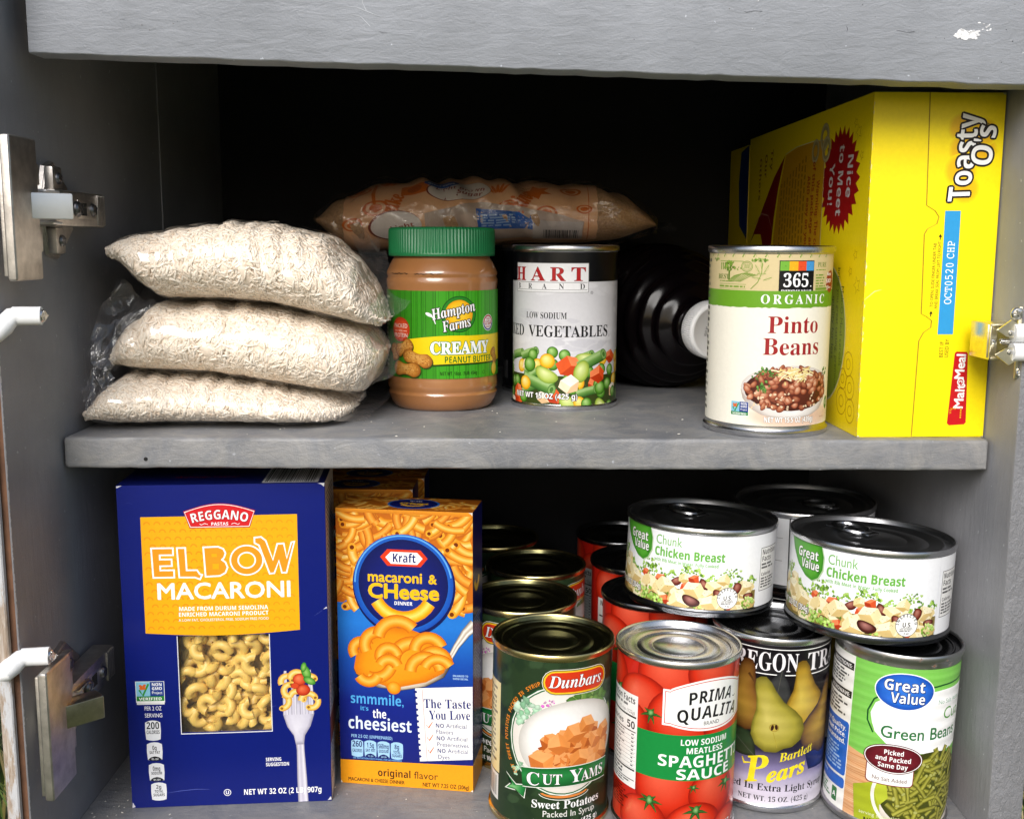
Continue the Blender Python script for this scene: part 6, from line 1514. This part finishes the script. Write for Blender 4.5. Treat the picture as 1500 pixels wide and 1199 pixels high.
# ------------------------------------------------------------------ bags
class Pillow:
    """filled bag: outline seen from the front (top and bottom edges along x) swept over its depth"""
    def __init__(s, top, bot, yf, yb, seed, lump=.0012, pf=.62, pz=.85, skew=0.0):
        s.skew = skew
        s.x0 = (top[0][0] + bot[0][0]) / 2; s.x1 = (top[-1][0] + bot[-1][0]) / 2
        tn = np.linspace(0, 1, 121); g = s.x0 + (s.x1 - s.x0) * tn
        def sm(p):
            p = np.array(p); q = np.interp((g - s.x0) / (s.x1 - s.x0), (p[:, 0] - p[0, 0]) / (p[-1, 0] - p[0, 0]), p[:, 1])
            k = np.ones(5) / 5; qq = np.convolve(np.pad(q, 2, 'edge'), k, 'valid'); return qq
        s.zt, s.zb, s.tn = sm(top), sm(bot), tn
        s.yf, s.yb, s.pf, s.pz, s.lump = yf, yb, pf, pz, lump
        rg = np.random.RandomState(seed); s.w = [(rg.uniform(4, 16), rg.uniform(1, 5), rg.uniform(0, 6.3), rg.uniform(.3, 1)) for _ in range(9)]
    def at(s, t, a, off=0.0):
        t = np.asarray(t, float); a = np.asarray(a, float)
        zt, zb = np.interp(t, s.tn, s.zt), np.interp(t, s.tn, s.zb)
        e = np.clip(1 - np.abs(2 * t - 1) ** 5, 0, 1) ** .45
        yc = (s.yf + s.yb) / 2 - s.skew * np.clip(1 - t * 2.2, 0, 1) ** 2; hy = (s.yb - s.yf) / 2 * (.30 + .70 * e)
        c, q = np.cos(a), np.sin(a)
        z0 = (zt + zb) / 2; hz = np.maximum((zt - zb) / 2, .0006)
        d = sum(A * np.sin(f * t * 6 + g * a + p) for f, g, p, A in s.w) / 4 * s.lump * e
        y = yc - (hy + d + off) * np.sign(c) * np.abs(c) ** s.pf
        z = z0 + (hz + d * (q > -.3) + off) * np.sign(q) * np.abs(q) ** s.pz
        x = s.x0 + (s.x1 - s.x0) * t
        return np.stack([x, y, z], -1)
    def normal(s, t, a):
        e = 1e-3
        p = s.at(t, a); u = s.at(np.minimum(t + e, 1), a) - s.at(np.maximum(t - e, 0), a); v = s.at(t, a + e) - s.at(t, a - e)
        n = np.cross(v, u); l = np.linalg.norm(n, axis=-1, keepdims=True); n = n / np.maximum(l, 1e-12)
        c = p.copy(); c[..., 1] -= (s.yf + s.yb) / 2; c[..., 2] -= (np.interp(t, s.tn, s.zt) + np.interp(t, s.tn, s.zb)) / 2; c[..., 0] = 0
        return n * np.sign((n * c).sum(-1, keepdims=True) + 1e-12)
    def mesh(s, off=0.0, nt=90, na=72, t0=0, t1=1, wr=None):
        T, A = np.meshgrid(np.linspace(t0, t1, nt), np.linspace(0, 2 * PI, na, endpoint=False), indexing='ij')
        P = s.at(T, A, off)
        if wr is not None: P = P + s.normal(T, A) * wr(T, A)[..., None]
        V = P.reshape(-1, 3); F = []
        for i in range(nt - 1):
            for j in range(na):
                j2 = (j + 1) % na; F.append((i * na + j, i * na + j2, (i + 1) * na + j2, (i + 1) * na + j))
        for r_ in (0, nt - 1):      # close the pinched ends
            for j in range(na // 2 - 1): F.append((r_ * na + j, r_ * na + j + 1, r_ * na + na - 2 - j, r_ * na + na - 1 - j) if r_ else (r_ * na + na - 1 - j, r_ * na + na - 2 - j, r_ * na + j + 1, r_ * na + j))
        me = arr_mesh(V, F)
        me.polygons.foreach_set('use_smooth', [True] * len(me.polygons)); return me

def grains(p, n, seed, root, mat):
    """loose rice lying against the film"""
    rg = np.random.RandomState(seed)
    t = rg.uniform(.0, 1, n); a = np.concatenate([rg.uniform(-PI * .42, PI * .95, int(n * .86)), rg.uniform(0, 2 * PI, n - int(n * .86))])
    t = np.where(rg.rand(n) < .08, np.where(rg.rand(n) < .5, t * .05, 1 - t * .05), t)
    C = p.at(t, a, -.0006) ; N = p.normal(t, a)
    C = C - N * rg.uniform(0, .0009, n)[:, None]
    ref = rg.normal(size=(n, 3)); ref[:, 2] *= .6
    U = np.cross(N, ref); U /= np.linalg.norm(U, axis=1)[:, None]
    U = U + N * rg.uniform(-.10, .10, n)[:, None]; U /= np.linalg.norm(U, axis=1)[:, None]
    Vv = np.cross(N, U); Vv /= np.linalg.norm(Vv, axis=1)[:, None]; Ww = np.cross(U, Vv)
    ln = rg.uniform(.0026, .0036, n); w = rg.uniform(.0007, .00092, n)
    prof = [(-1, .0), (-.82, .62), (-.3, 1.0), (.35, 1.0), (.85, .6), (1, .0)]
    k = 6; base = []; F = []
    for s_, r_ in prof:
        if r_ == 0: base.append((s_, 0, 0))
        else: base += [(s_, r_ * math.cos(2 * PI * j / k), r_ * .85 * math.sin(2 * PI * j / k)) for j in range(k)]
    for j in range(k):
        F.append((0, 1 + (j + 1) % k, 1 + j)); m = 1 + 3 * k + 0; e = len(base) - 1
        for q in range(3): b = 1 + q * k; F += [(b + j, b + (j + 1) % k, b + k + (j + 1) % k), (b + j, b + k + (j + 1) % k, b + k + j)]
        F.append((1 + 3 * k + j, 1 + 3 * k + (j + 1) % k, e))
    B = np.array(base); F = np.array(F)
    P = C[:, None] + U[:, None] * (B[None, :, :1] * ln[:, None, None]) + Vv[:, None] * (B[None, :, 1:2] * w[:, None, None]) + Ww[:, None] * (B[None, :, 2:] * w[:, None, None])
    FF = (F[None] + (np.arange(n) * len(B))[:, None, None]).reshape(-1, 3)
    me = arr_mesh(P.reshape(-1, 3), FF, 'rice')
    me.polygons.foreach_set('use_smooth', [True] * len(me.polygons))
    tint = rg.uniform(0, 1, n)
    ca = me.color_attributes.new('Col', 'FLOAT_COLOR', 'POINT'); c4 = np.ones((n, len(B), 4), np.float32); c4[:, :, 0] = tint[:, None]; ca.data.foreach_set('color', c4.ravel())
    o = link('rice', me, mat, root); o['kind'] = 'stuff'
    return o

def crumple(P0, P1, P2, P3, nu, nv, amp, seed, fold=1.0):
    """slack plastic: a creased sheet between four corners"""
    rg = np.random.RandomState(seed); P0, P1, P2, P3 = map(np.array, (P0, P1, P2, P3)); V = []
    nrm = np.cross(P1 - P0, P3 - P0); nrm = nrm / np.linalg.norm(nrm)
    for i in range(nu + 1):
        for j in range(nv + 1):
            s, t = i / nu, j / nv
            p = P0 * (1 - s) * (1 - t) + P1 * s * (1 - t) + P2 * s * t + P3 * (1 - s) * t
            e = amp * (0.15 + min(1, 2.5 * min(t, 1)))
            V.append(p + nrm * e * rg.uniform(-1, 1) + (P1 - P0) * rg.uniform(-.05, .05) * (0 if j == 0 else 1) + (P3 - P0) * rg.uniform(-.10, .10) * (0 if j == 0 else 1))
    F = [(i * (nv + 1) + j, (i + 1) * (nv + 1) + j, (i + 1) * (nv + 1) + j + 1, i * (nv + 1) + j + 1) for i in range(nu) for j in range(nv)]
    T = []
    for q in F: T += [(q[0], q[1], q[2]), (q[0], q[2], q[3])] if rg.rand() < .5 else [(q[0], q[1], q[3]), (q[1], q[2], q[3])]
    return arr_mesh(V, T)

def rice_bags():
    rm = NT('raw_rice'); at = rm.n('Attribute', attribute_name='Col'); sp = rm.n('SeparateColor'); rm.l(at.outputs[0], sp.inputs[0])
    rm.set(Base_Color=rm.ramp(sp.outputs[0], [(0, (.70, .57, .44)), (.2, (.85, .74, .61)), (.9, (.89, .81, .70))]), Roughness=.4)
    core = plain('rice_mass', (.82, .70, .57), .7, 0, .1, 300, .3, 400)
    film = clear_film('bag_film', .07, .012, .34, 14, .09); slack = clear_film('slack_film', .07, .05, .5, 60, .10)
    T = dict(
        top=([(-0.2490, 0.1090), (-0.2380, 0.1175), (-0.203, 0.1238), (-0.1787, 0.1265), (-0.1545, 0.1261), (-0.1194, 0.1184), (-0.0999, 0.0988), (-0.09, 0.0812), (-0.0841, 0.0634)],
             [(-0.2470, 0.1072), (-0.2320, 0.0971), (-0.2236, 0.0860), (-0.2144, 0.0790), (-0.1766, 0.0785), (-0.1473, 0.0755), (-0.1138, 0.0680), (-0.0908, 0.0622), (-0.0822, 0.0626)], .046, .190),
        mid=([(-0.2531, 0.0393), (-0.247, 0.0548), (-0.2367, 0.0672), (-0.224, 0.0772), (-0.1845, 0.0768), (-0.1539, 0.0738), (-0.119, 0.067), (-0.0949, 0.0583), (-0.0863, 0.0451)],
             [(-0.2500, 0.0385), (-0.2367, 0.0345), (-0.191, 0.0318), (-0.1488, 0.0254), (-0.1149, 0.0195), (-0.0937, 0.0178), (-0.0858, 0.0281), (-0.0826, 0.0423)], .052, .200),
        bottom=([(-0.2645, 0.0078), (-0.258, 0.0161), (-0.2490, 0.0285), (-0.2428, 0.0328), (-0.1968, 0.0310), (-0.1533, 0.0250), (-0.1184, 0.0178), (-0.1046, 0.0098)],
                [(-0.2640, 0.0068), (-0.2463, 0.0014), (-0.2317, 0.0006), (-0.1137, 0.0006), (-0.1030, 0.0066)], .050, .205))
    labels = dict(top='topmost clear bag of white rice, slumping down to the right on the stack', mid='middle clear bag of white rice, its loose clear plastic bunched at the left', bottom='lowest clear bag of white rice, lying flat on the shelf under two others')
    for i, k in enumerate(('bottom', 'mid', 'top')):
        top, bot, yf, yb = T[k]
        p = Pillow(top, bot, yf, yb, 30 + i, .0015, skew=.026 if k == 'bottom' else .012)
        zb = min(b for _, b in bot)
        r = thing('rice_bag', labels[k], 'bag', (-.17, .12, zb), None, 'bags of rice in a stack')
        kids = [link('rice_core', p.mesh(-.00105), core, r), grains(p, 9000, 50 + i, r, rm.m)]
        ph = i * 1.7
        wr = lambda t_, a_, ph=ph: .00022 * np.sin(t_ * 46 + 3.1 * np.sin(a_ * 2 + ph)) + .00018 * np.sin(t_ * 17 - a_ * 9 + ph) + .0006 * np.abs(np.sin(t_ * 9 + a_ * 1.3 + ph)) ** 6
        kids.append(link('film', p.mesh(.0011, 160, 120, wr=wr), film, r))
        zl = p.at(0, 0)[2]; zr = p.at(1, 0)[2]
        if k == 'top':
            kids += [link('loose_end', crumple((-.243, .100, .1075), (-.2455, .125, .1090), (-.2540, .125, .1190), (-.2510, .100, .1205), 4, 3, .0010, 3), slack, r),
                     link('loose_end', crumple((-.116, .19, .119), (-.082, .120, .066), (-.070, .130, .072), (-.100, .215, .118), 7, 4, .004, 4), slack, r)]
        elif k == 'mid':
            kids += [link('loose_end', crumple((-.246, .060, .036), (-.222, .082, .076), (-.247, .085, .091), (-.2625, .060, .046), 8, 7, .0055, 5), slack, r), link('loose_end', crumple((-.247, .075, .036), (-.224, .11, .074), (-.243, .125, .086), (-.2615, .08, .038), 7, 6, .0045, 9), slack, r),
                     link('loose_end', crumple((-.090, .09, .024), (-.086, .16, .060), (-.072, .17, .068), (-.076, .10, .030), 7, 4, .0035, 6), slack, r)]
        else:
            kids += [link('loose_end', crumple((-.2600, .058, .0075), (-.2470, .070, .0300), (-.2560, .075, .0480), (-.2645, .062, .0240), 6, 6, .0035, 7), slack, r),
                     link('loose_end', crumple((-.112, .062, .0060), (-.104, .190, .0110), (-.080, .190, .0120), (-.092, .066, .0040), 9, 3, .0012, 8), slack, r)]
        for o in kids: o.location = -Vector(r.location)

def sugar_bag():
    top = [(-0.1539, 0.1325), (-0.1334, 0.1483), (-0.1093, 0.1577), (-0.0695, 0.162), (-0.0271, 0.1632), (0.0207, 0.1602), (0.0684, 0.1572), (0.0871, 0.1515), (0.1033, 0.1385), (0.1126, 0.1281)]
    bot = [(-0.1522, 0.1297), (-0.1377, 0.1167), (-0.1221, 0.1053), (-0.0798, 0.1054), (-0.0533, 0.1076), (0.0049, 0.1135), (0.0524, 0.1136), (0.0815, 0.1163), (0.1024, 0.1237), (0.1113, 0.1269)]
    p = Pillow(top, bot, .212, .335, 77, .0036, .75, .9)
    r = thing('sugar_bag', 'clear bag of light brown sugar with orange print, lying across the cans behind the jar', 'bag', (-.02, .27, .1128))
    sg = NT('brown_sugar'); co = sg.coord(); sg.set(Base_Color=sg.ramp(sg.noise(co, 500, 4, .7), [(.3, (.30, .155, .065)), (.7, (.56, .34, .17))]), Roughness=.8); sg.l(sg.bump(sg.noise(co, 700, 3), .5, .001), sg.b.inputs['Normal'])
    kids = [link('sugar', p.mesh(-.0008), sg.m, r)]
    L = (p.x1 - p.x0) * 1000
    a = Art(L, 170); rg = a.rng; rg.seed(14)       # v: 0 = over the top, 100 = down the front
    pe = S('f2bc8e'); og = S('de7420'); u0, u1 = 27, 216
    P = [(u0 + rg.uniform(-.6, .6), v) for v in range(0, 171, 6)] + [(u1 + rg.uniform(-.6, .6), v) for v in range(168, -1, -6)]
    a.poly(P, pe)
    a.rect(u1 - 7, 2, u1 - 6.4, 168, og)
    B0 = len(a.T)
    for u, v, q in ((38, 50, 9), (52, 84, 10), (60, 40, 8), (142, 62, 9), (170, 66, 13), (196, 60, 8), (120, 96, 9), (34, 100, 8), (178, 96, 8), (80, 60, 10), (206, 90, 6), (150, 90, 8), (64, 108, 9)):
        s_ = rg.randrange(4)
        if s_ == 0: a.rrect(u - q, v - q * .8, u + q, v + q * .8, 2, og); a.ell(u, v, q * .55, q * .5, S('b85a1c'))
        elif s_ == 1:
            for j in range(5): a.ell(u + (j - 2) * q * .32, v - abs(j - 2) * -1.2, q * .14, q * .8, og, rot=(j - 2) * 14, n=12)
        elif s_ == 2: a.star(u, v, q * .5, q, 6, og, 20)
        else: a.ring(u, v, q, q, q * .25, og); a.ell(u, v, q * .5, q * .5, og)
    a.text('cake', 70, 82, 12, og, 'ital', rot=78, fit=30, out=(og, .3)); a.text('baking', 164, 88, 14, og, 'ital', rot=72, fit=44, out=(og, .4)); a.stroke([(50, 40), (49, 62), (52, 90)], [2, 3, 2], og)
    a.ell(113, 66, 24, 16, S('8a3a1c'), n=40); a.ell(113.5, 66, 23.2, 15.4, S('e8dcd2'), n=40); a.text('Light Brown', 114, 66, 5.4, S('9c3a1c'), 'bold', fit=37, rot=-6); a.text('Sugar', 121, 74, 5.6, S('9c3a1c'), 'bold', fit=19, rot=-6)
    a.ell(100, 54, 13, 6.4, S('2a62b4'), n=30); a.text('Great Value', 100, 56, 3.4, WHITE, 'bold', fit=20)
    a.ell(66, 106, 20, 17, S('8a3a1c'), n=40); a.ell(67, 106, 19, 16, S('e8dcd2'), n=40); a.text('Light', 72, 108, 5, S('9c3a1c'), 'bold', rot=12)
    a.blob([(88, 94), (130, 84), (190, 98), (206, 106), (204, 134), (90, 134)], S('c9b2a2')); a.poly([(126, 92), (158, 96), (166, 104), (162, 118), (128, 116)], S('2c66b8')); a.poly([(166, 99), (172, 101), (170, 120), (164, 118)], S('2c66b8')); a.fine(130, 98, 160, 114, 5, S('9cb8dc')); a.rect(168, 106, 205, 136, S('c8bcb4')); a.bars(176, 119, 202, 134, S('4a4644'))
    for i_ in range(B0, len(a.T)): a.T[i_][:, :, 1] += 25
    def mp(u, v, h):
        t = np.clip(u / L, 0, 1); ang = R(145) - (v / 170) * R(205)
        return p.at(t, ang, .0003 + h * 9), p.normal(t, ang)
    kids.append(a.build('print', printed('film_print', .3, .05, None, .3, .25), r, mp, [k * 3 for k in range(0, 95)], [k * 3.5 for k in range(0, 50)], (0, 0, L, 170)))
    wr = lambda t_, a_: .0005 * np.sin(t_ * 60 + 4 * np.sin(a_ * 2)) + .0020 * np.abs(np.sin(t_ * 12 + a_ * 1.7)) ** 8 + .0004 * np.sin(a_ * 11 + t_ * 20)
    kids.append(link('film', p.mesh(.0030, 160, 120, wr=wr), clear_film('sugar_film', .07, .02, .9, 45, .12), r))
    sl = clear_film('sugar_slack', .06, .05, .5, 60, .12)
    kids += [link('loose_end', crumple((-.150, .225, .128), (-.150, .320, .132), (-.168, .320, .136), (-.166, .225, .120), 6, 4, .003, 15), sl, r), link('loose_end', crumple((.108, .225, .124), (.108, .320, .128), (.126, .320, .131), (.124, .225, .126), 6, 4, .003, 16), sl, r)]
    for o in kids: o.location = -Vector(r.location)

def crumbs():
    rg = random.Random(31); V = []; F = []
    sp = [(rg.uniform(-.25, .27), rg.uniform(.034, .16), 0.0004) for _ in range(70)] + [(rg.uniform(-.262, -.24), rg.uniform(.0, .12), FZ + .0004) for _ in range(40)] + [(rg.uniform(-.25, .27), rg.uniform(.0, .07), FZ + .0004) for _ in range(70)]
    for x, y, z in sp:
        q = rg.uniform(.0002, .0006); a = rg.uniform(0, PI); l = q * rg.choice((1, 1, 2.4)); b = len(V)
        dx, dy = math.cos(a) * l, math.sin(a) * l
        V += [(x - dx, y - dy, z), (x + dy * q / l, y - dx * q / l, z), (x + dx, y + dy, z), (x - dy * q / l, y + dx * q / l, z), (x, y, z + q * .8)]
        F += [(b, b + 1, b + 4), (b + 1, b + 2, b + 4), (b + 2, b + 3, b + 4), (b + 3, b, b + 4)]
    o = link('crumbs', arr_mesh(V, F), plain('crumb', (.7, .67, .6), .8, 0, .3, 400)); o['kind'] = 'stuff'
ground()
cabinet()
pasta_box()
dinner_boxes()
cereal_boxes()
pinto_can()
veg_cans()
yam_cans()
sauce_cans()
pear_cans()
bean_can()
chicken_cans()
peanut_jar()
bottle()
rice_bags()
sugar_bag()
crumbs()
bpy.data.objects.remove(_fo)
bpy.data.curves.remove(_fc)
